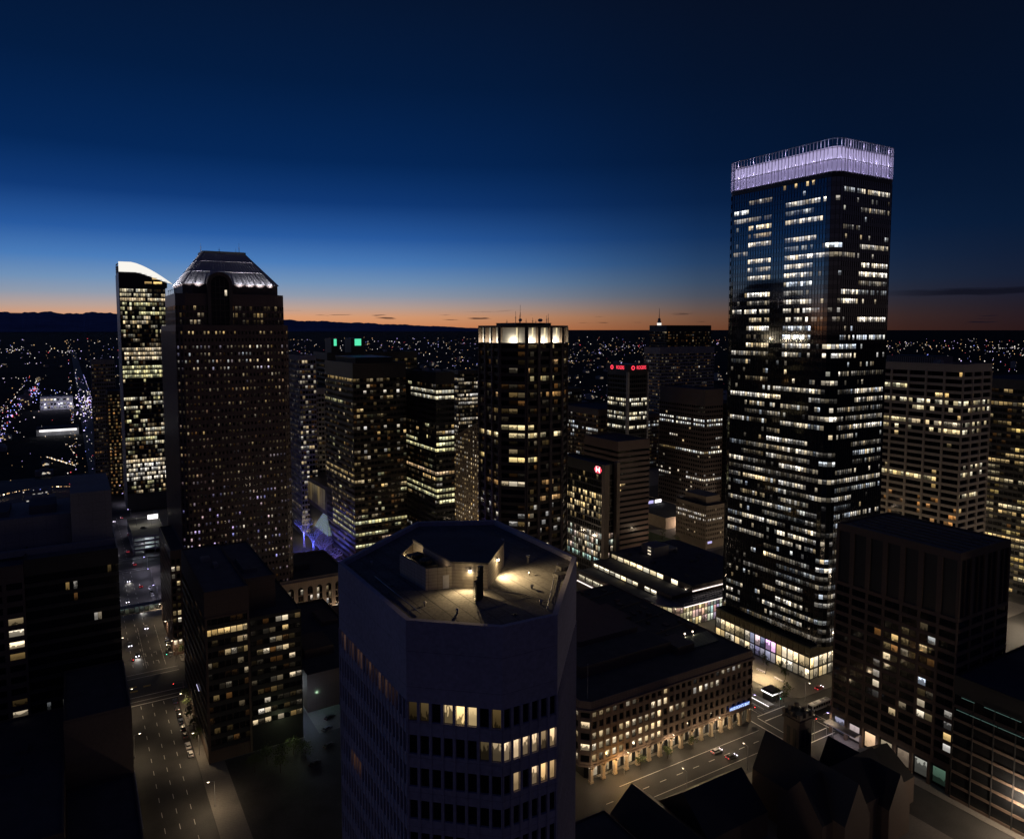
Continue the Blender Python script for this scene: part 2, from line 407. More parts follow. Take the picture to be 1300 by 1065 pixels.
# ---- tall glass tower with the glowing violet crown
bz = {}; brg = random.Random(21)
def brook(e, f, b, nb, nf):
    v = f / nf
    if e == 14:
        u = b / nb
        z = 0 if u < .15 else 1 if u < .42 else 2 if u < .56 else 3 if u < .88 else 4
    elif 15 <= e <= 18: z = 5; u = .5
    elif e == 19: u = b / nb; z = 6 if u < .35 else 7
    else: return None
    k = (z, f)
    if k not in bz:
        up = v > .60
        P = ({0: .12, 1: .85, 2: .0, 3: .8, 4: .3, 5: .3, 6: .5, 7: .6} if up else {0: .6, 1: .65, 2: .58, 3: .75, 4: .68, 5: .65, 6: .68, 7: .68})[z]
        if .55 < v < .6: P = .25
        c = brg.choice((ww, ww, white, white) if z in (1, 2) else (white, white, cool, white))
        s = brg.choice((.2, .4, .8, 1.4)) if up else brg.choice((.06, .12, .2, .35, .6, 1.1))
        bz[k] = (brg.random() < P, c, s, brg.uniform(.72, 1))
    on, c, s, dens = bz[k]
    r = brg.random()
    if f == nf - 1: return mix(warm, .6) if (e == 14 and b in (19, 23, 27, 29)) else None
    if on and r < dens: return mix(c, s * brg.uniform(.7, 1.15))
    if not (e == 14 and v > .6 and z == 2) and r > .93: return mix(brg.choice((white, cool, ww)), brg.uniform(.1, .7))
    if e >= 14 and v < .6 and r > .86: return mix(white, brg.uniform(.02, .09))
    return None
BX0, BX1, BY0, BY1 = 287.5, 331, 207, 269.5
pr = rrect(BX0, BX1, BY0, BY1, 5)
bt = tower('tallest glass tower, dark mirror walls with white lit floors under a glowing violet crown', pr, 15.6, 226, 4.05, 1.55, 'black', sp=1.95, pw=.10, d=.15, po=.10,
           top=0, lit=brook, spm='mirror', glass='winmir', parapet=0, partname='curtain_wall')
cw = MB(); cw.prism(inset(pr, .05), 226, 228.4, 0); cw.prism(inset(pr, 2.2), 228.4, 238.6, 1); cw.build('crown_wall', ['black', 'blackmetal'], bt)
M['crown_hi'] = emit('crown_light_bright', (.68, .60, 1.0), .6); M['crown_lo'] = emit('crown_light_soft', (.60, .52, .98), .34)
cg = MB(); cg.ring(inset(pr, 1.4), .2, 233.6, 239.2, 0); cg.ring(inset(pr, 1.4), .2, 228.4, 233.4, 1); cg.build('glowing_screen', ['crown_hi', 'crown_lo'], bt)
fn = MB()
for i in range(len(pr)):
    p, q = Vector(pr[i]), Vector(pr[(i + 1) % len(pr)]); L = (q - p).length; t = (q - p) / L; nn = Vector((t.y, -t.x)); k = max(1, round(L / 1.9))
    for b in range(k): fn.obox(p, t, nn, b * L / k - .07, b * L / k + .07, -.35, .2, 227.6, 242.6)
    for z in (233.5, 238.4, 242.3): fn.obox(p, t, nn, -.02, L + .02, -.25, .02, z - .13, z + .13)
fn.build('crown_fins', 'whitesteel', bt)
LP_ = inset(pr, .75)
for e_ in (14, 15, 17, 19):
    p, q = Vector(LP_[e_]), Vector(LP_[(e_ + 1) % len(LP_)]); L = (q - p).length; k = max(1, round(L / 4.6))
    for b in range(k):
        c_ = p.lerp(q, (b + .5) / k); pointlight('crown_lamp', (c_.x, c_.y, 234.1), 120, (.66, .56, 1), bt, .12); pointlight('crown_lamp', (c_.x, c_.y, 229.0), 55, (.60, .50, 1), bt, .12)
        if b % 2 == 0: pointlight('crown_lamp', (c_.x, c_.y, 240.4), 70, (.7, .6, 1), bt, .2)
# podium
pod = rect(284, 332, 210.5, 268); pb = MB()
pb.prism(inset(pod, .5), .15, 15.4, 1); pb.prism(pod, 15.0, 15.6, 0); pb.prism(pod, 10.6, 11.0, 0)
M['olive'] = surf('bronze_glass_panel', (.20, .17, .10), .25, .15, .2)
for i in range(4):
    p, q = Vector(pod[i]), Vector(pod[(i + 1) % 4]); L = (q - p).length; t = (q - p) / L; nn = Vector((t.y, -t.x)); k = round(L / 3.2)
    for b in range(k):
        pb.obox(p, t, nn, b * L / k + .12, (b + 1) * L / k - .12, -.4, -.08, 11.05, 14.95, 2)
        if b % 2 == 0: pb.obox(p, t, nn, b * L / k - .12, b * L / k + .12, -.4, .06, .15, 10.6, 0)
    pb.obox(p, t, nn, 0, L, -.5, .02, 5.1, 5.5, 0)
pb.build('podium', ['blackmetal', 'core', 'olive'], bt)
sh = random.Random(4)
def shopc(u, up):
    if .38 < u < .62: return sh.choice(((.35, .55, 1.0), (.9, .55, 1.0), (.5, .6, 1.0), (1, .8, .9))) if up else sh.choice(((1, .25, .8), (.5, .5, .9), (.8, .8, 1), (.35, .3, .5)))
    return sh.choice(((1, .80, .45), (1, .84, .55), (1, .9, .68)))
for (p, q) in (((284, 268), (284, 210.5)), ((284, 210.5), (332, 210.5))):
    p, q = Vector(p), Vector(q); L = (q - p).length; t = (q - p) / L; k = round(L / 3.2); nn = Vector((t.y, -t.x))
    for b in range(k):
        for (za, zb, up) in ((.5, 5.0, 0), (5.6, 10.5, 1)):
            a = p + t * (b * L / k + .16) - nn * .5; c = p + t * ((b + 1) * L / k - .16) - nn * .5
            quadwin(bt, a, c, za, zb, mix(shopc(b / k if p.y > 215 else .9, up), sh.uniform(.55, 1.0) if up else sh.uniform(.3, .95)), .04, 'shop', 'shop_window')

# ---- pyramid-roofed tower
def bank(e, f, b, nb, nf): return bank_l(e, f, b, nb, nf)
bank_a = rows(5, .02, .30, (ww, warm, (1, .7, .5), (.9, .8, 1)), (.05, .42), (.15, .4), .22, 2)
bank_r = random.Random(9)
def bank(e, f, b, nb, nf):
    v = f / nf
    if bank_r.random() < .45 and v < .95: base_c = mix(bank_r.choice((warm, (1, .62, .42), ww, ww) if v > .5 else ((.75, .65, 1), (.55, .55, 1), ww, (1, .7, .75))), bank_r.choice((.02, .03, .05, .09, .2)))  # lower half: bluish glints on the glass painted as faint pane glow
    else: base_c = None
    if .86 < v < .94 and bank_r.random() < .33: return mix(bank_r.choice((white, cool, ww, (.8, .75, 1))), bank_r.uniform(.05, .9))
    if v > .95: return mix(warm, .5) if f == nf - 1 and bank_r.random() < .35 else None
    if v < .45 and bank_r.random() < .13: return mix(bank_r.choice(((.7, .55, 1), (.45, .45, 1), (1, .75, .85), white)), bank_r.uniform(.15, 1.1))  # violet and blue reflections painted in as lit pane colour
    return (bank_a(e, f, b, nb, nf) if bank_r.random() < .6 else None) or base_c
bh = tower('brown granite tower under a floodlit hipped metal roof with an arched gable', cham(45.5, 100, 395, 468, 3), .15, 161, 3.55, 1.78, 'granite', sp=2.05, pw=1.0, d=.35, po=.08, top=2.2, base=5, lit=bank, parapet=.8)
up = tower('', cham(46.2, 99, 398.5, 450, 4), 161, 177, 3.8, 1.78, 'granite', sp=1.3, pw=.6, d=.35, top=5.5, lit=rows(6, .1, .2, (warm, ww), (.2, .7)), root=bh, parapet=.6, partname='upper_wall')
rf = MB(); base_ = cham(50.2, 97, 402, 445, 4); rf.prism(base_, 177, 182.6, 1)
n_ = len(base_); topc = cham(62, 83, 416, 433, 1.2); ec = inset(base_, -.6)
for i in range(n_):
    j = (i + 1) % n_
    rf.face([(*ec[i], 182.6), (*ec[j], 182.6), (*topc[j], 199.6), (*topc[i], 199.6)], 0)
rf.face([(*q, 199.6) for q in topc], 2)
# standing ribs and two horizontal bands on the slopes
def lerp2(a, b, t): return (a[0] + (b[0] - a[0]) * t, a[1] + (b[1] - a[1]) * t)
for i in range(n_):
    j = (i + 1) % n_; L = math.dist(ec[i], ec[j]); k = max(1, round(L / 1.9))
    for b in range(k):
        a = lerp2(ec[i], ec[j], b / k); c = lerp2(topc[i], topc[j], b / k)
        rf.tube((*a, 182.75), (*c, 199.7), .13, 0, 4)
    for tt in (.38, .72):
        a, c = lerp2(ec[i], topc[i], tt), lerp2(ec[j], topc[j], tt); rf.tube((*a, 182.7 + 17 * tt), (*c, 182.7 + 17 * tt), .16, 3, 4)
rf.build('hipped_roof', ['zinc', 'granite_dark', 'blackmetal', 'whitesteel'], bh)
cap = MB(); cap.prism(inset(topc, -.4), 199.6, 200.5); cap.build('roof_cap', 'blackmetal', bh)
for x, y, hh in ((61, 417, 4), (80, 417, 5), (81, 431, 3.5), (70, 417, 2.2)): mast(bh, x, y, 200.4, hh)
ar = MB()
arc = [(60.6, 161.5)] + [(66.6 - 6 * math.cos(R(a)), 182.4 + 6 * math.sin(R(a))) for a in range(0, 181, 15)] + [(72.6, 161.5)]
for i in range(len(arc)):
    (xa, za), (xb, zb) = arc[i], arc[(i + 1) % len(arc)]
    if za < 162 and zb < 162: continue
    ka, kb = (66.6 + (xa - 66.6) * .72, max(161.5, 182.4 + (za - 182.4) * .72) if za > 182 else za), (66.6 + (xb - 66.6) * .72, 182.4 + (zb - 182.4) * .72 if zb > 182 else zb)
    ar.mesh8([(xa, 397.4, za), (xb, 397.4, zb), (kb[0], 397.4, kb[1]), (ka[0], 397.4, ka[1]), (xa, 414, za), (xb, 414, zb), (kb[0], 414, kb[1]), (ka[0], 414, ka[1])])
ar.build('arch', 'granite_dark', bh)
ag = MB(); ag.box(62.4, 70.8, 397.9, 412, 161.4, 182.4, 0)
i = [(66.6 - 4.3 * math.cos(R(a)), 182.4 + 4.3 * math.sin(R(a))) for a in range(0, 181, 15)]
ag.face([(x, 397.9, z) for x, z in i[::-1]], 0)
for z in range(163, 183, 3): ag.box(62.4, 70.8, 397.8, 397.9, z, z + .2, 1)
for x in (64.5, 66.6, 68.7): ag.box(x - .1, x + .1, 397.75, 397.9, 161.4, 185.4, 1)
ag.build('arch_glazing', ['core', 'granite_dark'], bh)
quadwin(bh, (68.8, 397.75), (69.9, 397.75), 176.5, 179.5, mix(white, .8), .06)
for x, y, ax, ay in ((52, 399.4, 0, 1), (57, 399.4, 0, 1), (77, 399.4, 0, 1), (82, 399.4, 0, 1), (87, 399.4, 0, 1), (92.5, 399.4, 0, 1), (47.4, 408, 1, 0), (47.4, 416, 1, 0), (47.4, 424, 1, 0), (47.4, 432, 1, 0), (47.4, 440, 1, 0)):
    z = 180.6
    lampb = MB(); lampb.box(x - .25, x + .25, y - .25, y + .25, z - .7, z - .1); lampb.tube((x, y, 177.3), (x, y, z - .5), .08)
    lampb.build('floodlight', 'blackmetal', bh)
    pointlight('floodlight_bulb', (x, y, z + .3), 5600 if ax == 0 else 9000, (.93, .9, 1), bh, .5, 104, (ax * .5, ay * .55, 1.0))
# lower wing of the same tower along the avenue
w_ = tower('', rect(38.6, 45.3, 388, 440), .15, 52, 3.7, 2.2, 'granite', sp=1.4, pw=.7, lit=rows(8, .1, .2, (warm, ww)), root=bh, partname='wing_wall', parapet=.5)

# ---- slender tower with the white sloping crown
ap_r = rows(11, .42, .42, (lime, ww, (1, .97, .75)), (.35, 1.), (.6, 1.05), .3, 3)
def aplit(e, f, b, nb, nf):
    if f in (26, 27, 28): return mix(lime, .9 if (b + f) % 5 else .4)
    if f in (3, 4, 5, 6): return mix(white, .9) if (b * 7 + f) % 5 else None
    if f in (24, 25, 23): return ap_r(e, f + 60, b, nb, nf) if b % 3 == 0 else None
    return ap_r(e, f, b, nb, nf)
ea = tower('slim office tower with yellow lit floors under a sloping bright white crown', rect(39.4, 75.3, 722, 765), .15, 196, 3.95, 1.8, 'blackmetal', sp=1.15, pw=.18, d=.25, po=.05, top=1.5, lit=aplit, parapet=0, base=14)
ec_ = MB(); topz = lambda x: 217.5 - max(0, (x - 48.8)) ** 1.45 * .115; lowz = lambda x: 208.7 - max(0, (x - 54.8)) * .36
xs = [39.4, 44, 49, 53, 57, 61, 65, 69, 73, 77, 81]
M['crownwhite'] = emit('backlit_white_crown', (1, .97, .9), .95)
for a, b in zip(xs, xs[1:]):
    ec_.mesh8([(a, 722.2, lowz(a)), (b, 722.2, lowz(b)), (b, 723.4, lowz(b)), (a, 723.4, lowz(a)), (a, 722.2, topz(a)), (b, 722.2, topz(b)), (b, 723.4, topz(b)), (a, 723.4, topz(a))], 0)
    ec_.box(a + .03, b - .03, 722.05, 722.2, (lowz(a) + lowz(b)) / 2 - .15, (lowz(a) + lowz(b)) / 2 + .15, 1)
ec_.build('crown_screen', ['crownwhite', 'whitesteel'], ea)
eb = MB()
for a, b in zip(xs[:-2], xs[1:-1]): eb.mesh8([(a, 722.6, 196), (b, 722.6, 196), (b, 765, 196), (a, 765, 196), (a, 722.6, lowz(a) - .2), (b, 722.6, lowz(b) - .2), (b, 765, topz(b) - 1), (a, 765, topz(a) - 1)], 0)
eb.box(39.0, 39.4, 721.6, 765, 10, 208, 1)
for z in (209.5, 211.5, 213.5, 215.5): eb.box(38.2, 39.4, 722, 745, z, z + .25, 1)
eb.build('upper_wall', ['blackmetal', 'steel'], ea)
for z, a, b in ((199, 59, 65), (199, 66, 73), (203, 65, 71)): quadwin(ea, (a, 722.6), (b, 722.6), z, z + 2, mix(warm, .8), .05, 'win')

# ---- twin dark office towers in the middle
t1r = rows(31, .05, .17, (warm, ww, lime), (.2, .95), (.5, .9), .3, 2)
def t1lit(e, f, b, nb, nf):
    rr = random.Random(f * 91 + e * 7)
    if f in (15, 12) and (e == 3 or (e == 0 and b < 4)): return mix((1, .8, .45), .85 * (1 if f == 15 else .25)) if b % 4 != 3 else None
    if f in (8, 6) and (b < 10 if e == 0 else b > 5): return mix(lime, .85)
    if f in (7,) and e == 3: return mix(lime, .6) if b % 5 else None
    if f == 9 and e == 3: return mix(warm, .5) if b % 3 else None
    if f == 5 and e == 0 and b >= 8: return mix((1, .72, .5), .85)
    if f == 4 and e == 0 and b < 6: return mix(lime, .85)
    if e == 0 and b in (3, 9, 13) and rr.random() < .2 and f > 18: return mix(white, .6)
    return t1r(e, f, b, nb, nf)
t1 = tower('dark office tower with a lit ring of windows low down, below two green signs', rect(155, 191.5, 457, 517), .15, 137, 3.9, 2.25, 'bronze', sp=1.8, pw=.22, d=.3, po=.05, top=9, lit=t1lit, parapet=1, vents=4, seed=3)
penthouse(t1, 160, 186, 466, 508, 137.2, 141)
t2r = rows(32, .22, .16, (lime, warm, white), (.35, .9), (.75, 1.1), .3, 3)
def t2lit(e, f, b, nb, nf):
    if f in (30, 31): return mix((1, .97, .75), .8) if (e == 3 and (b > 3)) or e == 0 else None
    if f in (22, 21, 14, 13, 17): return mix(lime if f != 17 else (1, .72, .42), 1.0) if (e == 3 and (f != 22 or b < 9)) or (e == 0) else None
    if f in (8, 9, 10, 11, 26, 27, 28, 29): return None
    return t2r(e, f, b, nb, nf)
t2 = tower('black banded office tower with bright yellow green floors, beside the darker twin', rect(200, 213.2, 429, 478), .15, 131.5, 3.8, 2.1, 'black', sp=1.7, pw=.2, d=.3, po=.05, top=7, lit=t2lit, parapet=1, vents=3, seed=4)
mast(t2, 205, 440, 132, 5)

# ---- tower with the ring of lit crown panels
scr = rows(41, .02, .07, (warm, ww, (1, .6, .25)), (.3, .9), (.5, .9), .3, 3)
def sclit(e, f, b, nb, nf):
    if f == 27: return mix((1, .86, .5), 1.05) if (e == 6) or (e == 7 and b > 0) or (e == 0 and not 5 <= b <= 6) else None
    if f == 28: return mix((1, .84, .42), 1.0) if (e == 7) or (e == 6 and b == 8) or (e == 0 and b < 2) else None
    if f == 24: return mix((1, .84, .42), 1.0) if (e == 7 and b > 0) or (e == 0 and b < 3) or (e == 6 and b < 2) else None
    if f == 34: return mix((.9, .75, .35), .35) if e == 0 and b in (1, 3, 4, 5, 6) else None
    if f in (12,): return mix((1, .85, .55), .9) if (e == 6 and b % 3) or e == 7 or (e == 0 and b in (0, 1, 3, 4, 5, 6, 7)) else None
    if f == 11: return mix((1, .72, .35), .85) if e == 7 or (e == 0 and b < 4) or (e == 6 and b > 5) else None
    if f in (15, 16, 17, 18, 13) and (b * 13 + f * 7 + e) % 4 == 0: return mix(white, .4)
    return scr(e, f, b, nb, nf)
SP = cham(177.2, 216.8, 298.3, 337.9, 9.4)
st = tower('dark tower with thick piers and a ring of warm lit crown panels under rooftop aerials', SP, .15, 153, 3.95, 2, 'granite_dark', sp=1.6, pw=1.5, d=.6, po=.55, top=0, lit=sclit, parapet=0,
           nbay={0: 9, 6: 9, 2: 9, 4: 9, 1: 3, 3: 3, 5: 3, 7: 3}, every=3, spm='bronze')
cr = MB(); cr.prism(inset(SP, 1.6), 153, 160.6, 2); cr.prism(inset(SP, -.3), 160.6, 161.6, 1); cr.prism(inset(SP, -.2), 152.4, 153.3, 1)
crl = []; M['tube'] = emit('crown_tube_light', (1, .82, .45), 1.6)
for e in range(8):
    p, q = Vector(SP[e]), Vector(SP[(e + 1) % 8]); L = (q - p).length; t = (q - p) / L; nn = Vector((t.y, -t.x)); k = 3 if e % 2 == 0 else 1; w = L / k
    for b in range(k + 1): cr.obox(p, t, nn, max(0, b * w - .75), min(L, b * w + .75), -1.6, .55, 153.2, 160.7, 1)
    if e in (0, 6, 7, 1, 5):
        for b in range(k):
            c = p + t * ((b + .62) * w) - nn * 1.25
            crl.append(c)
            c = p + t * ((b + .5) * w) - nn * .35
            pointlight('crown_lamp', (c.x, c.y, 154), 1300, (1, .86, .60), st, .3)
crp = cr.build('crown', ['sand', 'granite_dark', 'white'], st)
for c in crl: q = MB(); q.tube((c.x, c.y, 153.4), (c.x, c.y, 160.4), .12, 0, 6); q.build('crown_tube_lamp', 'tube', crp)
penthouse(st, 187, 207, 308, 328, 161.6, 162.6, 'blackmetal', False)
for x, y, hh in ((180, 313, 6), (182, 312, 9), (184, 316, 4), (196, 310, 4), (178, 318, 2), (186, 313, 2.5), (199, 313, 5), (193, 318, 3), (191, 312, 1.8)): mast(st, x + 7, y - 4, 162.5, hh, .16)
for x, y in ((188.5, 307), (199, 306), (201, 308)):
    dsh = MB(); dsh.tube((x, y, 162.6), (x, y, 163.6), .1); dsh.tube((x, y, 164), (x - .25, y - .3, 164.2), .2, 0, 10, .9); dsh.build('dish_aerial', 'steel', st)

# ---- department store
hs = thing('department_store', (190, 245, 0), 'long six storey brown stone store with a street arcade and a blue white sign', 'store')
HP = [(152, 200), (233.5, 200), (233.5, 292), (149, 292), (149, 203)]
hl_on = {(4, 11): 1, (3, 9): 1, (3, 10): 1, (3, 11): 1, (2, 9): 1, (2, 10): 1, (2, 12): .9, (2, 13): .9, (2, 14): .9, (1, 9): .9, (1, 10): .9, (1, 14): .4, (4, 16): .3, (3, 18): 1, (3, 19): 1, (3, 17): .9, (3, 20): 1, (3, 16): .9,
         (2, 0): .6, (2, 1): .9, (2, 2): .8, (1, 0): .9, (1, 1): .6, (1, 2): .9, (1, 3): .9, (1, 4): .9, (1, 5): 1, (2, 5): .7, (2, 4): .3, (2, 6): .8, (2, 7): .8, (2, 8): .8, (1, 6): .9, (1, 7): .9, (1, 8): .5, (0, 6): .8, (0, 7): 1, (0, 8): .9, (0, 9): .9, (0, 10): 1, (0, 3): .9, (0, 4): .9, (0, 0): 1, (0, 1): .7, (0, 2): 1,
         (4, 2): .5, (4, 3): .4, (4, 0): .4, (4, 1): .3, (4, 5): .25, (4, 6): .3, (4, 20): .3, (4, 21): .35, (4, 22): .3, (4, 24): .3, (4, 23): .3}
def hlit(e, f, b, nb, nf):
    if e == 0:
        s = hl_on.get((f, b)); return mix((1, .84, .55) if b < 15 else (1, .95, .8), s * .95) if s else None
    if e in (3, 4): return mix((1, .8, .5), .8) if (b + f) % 2 else None
    return None
tower('', HP, 6.4, 29.4, 3.95, 2.96, 'brownstone', sp=1.5, pw=1.0, d=.5, po=.12, top=2.8, lit=hlit, root=hs, parapet=.6, nbay={0: 27, 4: 1, 3: 30, 1: 30}, roofm='roof_dark')
hb = MB(); hb.prism(inset(HP, -.8), 26.6, 27.2, 0); hb.prism(inset(HP, -.45), 26.2, 26.6, 0); hb.prism(inset(HP, -.25), 6.2, 6.9, 0)
hb.build('cornice', 'brownstone', hs)
ac = MB(); ac.prism(inset(HP, 3.2), .15, 6.3, 1)
for k in range(16):
    x = 152.6 + k * 5.35; ac.box(x - .55, x + .55, 200.05, 201.2, .15, 5.2, 0); ac.box(x - .75, x + .75, 199.95, 201.3, .15, .9, 0)
    if k < 15:
        for j in range(7):
            a0, a1 = R(180 - j * 180 / 7), R(180 - (j + 1) * 180 / 7); c = x + 2.675; r_ = 2.1
            xa, xb = c + r_ * math.cos(a0), c + r_ * math.cos(a1); za, zb = 4.1 + r_ * math.sin(a0), 4.1 + r_ * math.sin(a1)
            ac.mesh8([(xa, 200.1, za), (xb, 200.1, zb), (xb, 201.1, zb), (xa, 201.1, za), (xa, 200.1, 6.3), (xb, 200.1, 6.3), (xb, 201.1, 6.3), (xa, 201.1, 6.3)], 0)
ac.build('arcade', ['sand', 'core'], hs)
for k in range(15):
    x = 153.4 + k * 5.35
    quadwin(hs, (x, 203.2), (x + 3.9, 203.2), .5, 4.6, mix((1, .85, .6), (.5, .15, .6, .9, .2, .3, .5, .8, .2, .6, .5, .3, .6, .4, .5)[k]), .06, 'shop', 'shop_window')
    if k % 2: pointlight('arcade_lamp', (x + 2, 201.8, 4.6), 300, (1, .76, .46), hs, .2)
for q in ((149, 260), (149, 225), (149, 210)): pointlight('arcade_lamp', (148.2, q[1], 5), 450, (1, .72, .4), hs, .3)
rb = MB()
rb.box(160, 205, 217, 286, 29.4, 33.6, 0); rb.box(205, 214, 213, 224, 29.4, 32.6, 0); rb.box(170, 200, 232, 282, 33.6, 35.6, 0)
rb.box(160.4, 204.6, 217.4, 231, 33.6, 33.75, 1); rb.box(206, 212, 250, 268, 29.4, 31.6, 0)
rb.build('roof_block', ['granite_dark', 'roof_dark'], hs)
ra = MB(); rg = random.Random(8)
for k in range(26):
    x, y = rg.uniform(207, 231), rg.uniform(226, 288); s = rg.uniform(.6, 2.2); ra.box(x, x + s, y, y + s * rg.uniform(.6, 2.5), 29.4, 29.4 + rg.uniform(.4, 1.8))
for y in (232, 246, 262, 279): ra.tube((206, y, 30), (231, y + 3, 30), .25)
ra.build('roof_ducts', 'granite_dark', hs)
sk = MB()
sk.mesh8([(214.5, 214, 29.5), (229, 214, 29.5), (229, 221, 29.5), (214.5, 221, 29.5), (214.5, 214, 30.0), (229, 214, 30.0), (229, 221, 31.6), (214.5, 221, 31.6)], 0)
for k in range(9): sk.mesh8([(214.5 + k * 1.8, 213.9, 29.5), (214.62 + k * 1.8, 213.9, 29.5), (214.62 + k * 1.8, 221.1, 29.5), (214.5 + k * 1.8, 221.1, 29.5), (214.5 + k * 1.8, 213.9, 30.1), (214.62 + k * 1.8, 213.9, 30.1), (214.62 + k * 1.8, 221.1, 31.7), (214.5 + k * 1.8, 221.1, 31.7)], 1)
M['skyl'] = surf('dull_green_glazing', (.14, .17, .13), .3, .2)
sk.build('skylight', ['skyl', 'steel'], hs)
for x in (217.5, 222): 
    lb = MB(); lb.box(x - .2, x + .2, 222.0, 222.3, 32.2, 32.6, 0); lb.tube((x, 222.2, 29.5), (x, 222.2, 32.3), .08, 1); lb.build('roof_lamp', ['lamp', 'steel'], hs); pointlight('roof_lamp_bulb', (x, 221.4, 32.2), 45, (1, .85, .6), hs, .1)
fp = MB(); fp.tube((153, 203.5, 29.6), (153, 203.5, 42), .12, 0, 6, .05); fp.octa((153, 203.5, 42.1), .25); fp.build('flagpole', 'steel', hs)
def text(body, size, loc, rot, mat, parent, name='sign_lettering', ext=.05, align='CENTER', sx=1):
    cu = bpy.data.curves.new(name, 'FONT'); cu.body = body; cu.size = size; cu.extrude = ext; cu.align_x = align; cu.align_y = 'CENTER'; cu.materials.append(M[mat])
    o = bpy.data.objects.new(name, cu); COL.objects.link(o); o.parent = parent; o.location = Vector(loc) - parent.location; o.rotation_euler = rot; o.scale = (sx, 1, 1)
    me = bpy.data.meshes.new_from_object(o); m2 = bpy.data.objects.new(name, me); COL.objects.link(m2); m2.parent = parent; m2.location = o.location; m2.rotation_euler = rot; m2.scale = (sx, 1, 1); bpy.data.objects.remove(o)
    return m2
sb = MB(); sb.box(220.6, 231.6, 199.5, 199.85, 8.1, 9.4, 0); M['bluedim'] = emit('blue_sign_halo', (.08, .18, 1), .35); sb.build('sign_board', 'bluedim', hs)
text("HUDSON'S BAY", 1.62, (226.1, 199.42, 8.75), (R(90), 0, 0), 'bluewhite', hs, sx=1.0)

# ---- brown block (hotel) bottom right
def hot(e, f, b, nb, nf):
    on = {(9, 8): (warm, .7), (9, 9): (warm, .5), (9, 5): (amber, .3), (11, 12): (ww, .7), (11, 11): (ww, .4), (10, 9): (warm, .3), (9, 12): (warm, .9), (9, 11): (warm, .6), (8, 13): (amber, .5), (10, 13): (cool, .9), (10, 12): (white, .15), (10, 6): (warm, .2), (8, 9): (ww, .3),
          (8, 7): (amber, .5), (8, 6): (warm, .25), (8, 8): (amber, .7), (7, 7): (ww, .5), (7, 6): (ww, .8), (6, 5): (white, .25), (5, 5): (white, .7), (4, 5): (white, .6), (3, 5): (white, .4), (2, 8): (ww, .7), (3, 9): (ww, .4), (6, 11): (cool, .7), (5, 12): (ww, .3), (5, 13): (ww, .4), (5, 11): (warm, .25), (4, 11): (white, .7), (3, 11): (white, .8),
          (4, 15): (white, .8), (3, 15): (white, .3), (2, 15): (warm, .9), (1, 15): (white, .8), (4, 7): (warm, .2), (3, 13): (warm, .3), (9, 3): (ww, .12), (9, 2): (warm, .12)}
    if e != 3: return None
    v = on.get((f, b + (b > 6) + (b > 10))); return mix(v[0], v[1] * (.8 if v[1] > .55 else .3)) if v and v[1] > .22 else None
BR = rect(254, 287, 131.5, 178)
br = tower('dark brown stone block with tall blind panels at the top and a few amber windows', BR, 9.5, 61, 3.9, 2.7, 'brown', sp=1.35, pw=.95, d=.35, po=.08, top=0, lit=hot, parapet=0, nbay={3: 14, 0: 8}, every=2, name='hotel_building', cat='building')
bu = MB(); bu.prism(inset(BR, .6), 61, 83.4, 1); bu.prism(BR, 82.2, 84, 0); bu.prism(BR, 60.9, 62.2, 0)
for e in range(4):
    p, q = Vector(BR[e]), Vector(BR[(e + 1) % 4]); L = (q - p).length; t = (q - p) / L; nn = Vector((t.y, -t.x)); k = 7 if e in (1, 3) else 4
    for b in range(k + 1): bu.obox(p, t, nn, max(0, b * L / k - .9), min(L, b * L / k + .9), -.6, .09, 62, 82.3, 0)
    if e == 0:
        for b in range(8): bu.obox(p, t, nn, b * L / 8 - .15, b * L / 8 + .15, -.6, 0, 62, 82.3, 0)
bu.build('blind_upper_wall', ['brown', 'blackmetal'], br)
bq = MB(); bq.ring(inset(BR, .03), .5, 84, 84.9, 0); bq.prism(inset(BR, .5), 83.98, 84.1, 1)
rg = random.Random(12)
for k in range(7): bq.box(256 + k * 4.2, 256.25 + k * 4.2, 134, 176, 84.1, 84.5, 0)
bq.build('roof', ['brown', 'roof'], br)
for k in range(14):
    x, y, s = rg.uniform(258, 280), rg.uniform(136, 172), rg.uniform(.5, 1.6); u = MB(); u.box(x, x + s, y, y + s * 1.4, 84.1, 84.2 + s * .5); u.tube((x + s / 2, y + s / 2, 84.1), (x + s / 2, y + s / 2, 84.9 + s * .4), .15); u.build('roof_vent', 'roof', br)
gb = MB(); gb.prism(inset(BR, 2.2), .15, 9.6, 1); gb.prism(BR, 8.6, 9.6, 0)
for k in range(8): gb.box(254.02, 255.2, 132.1 + k * 6.5, 133.2 + k * 6.5, .15, 9, 0)
gb.build('ground_storey', ['brown', 'core'], br)
for k, c in enumerate(((.1, .2, .15), (.25, .25, .2), (.4, .3, .2), (.55, .5, .4), (.8, .6, .45), (.9, .75, .7), (.8, .8, 1.0))):
    quadwin(br, (256.2, 138.8 + k * 6.5), (256.2, 133.4 + k * 6.5), 1, 6.6, mix(c, .55), .05, 'shop', 'shop_window')
cn = MB(); cn.box(250.2, 253.9, 165, 178.5, 5.2, 5.6, 0); cn.box(250.3, 253.8, 165.1, 178.4, 5.12, 5.19, 1); cn.build('entrance_canopy', ['steel', 'violetstrip'], br)
for y, p_ in ((176, 160), (168, 180), (160, 140), (150, 90)): pointlight('canopy_lamp', (252, y, 4.7), p_, (.95, .8, .75), br, .3)
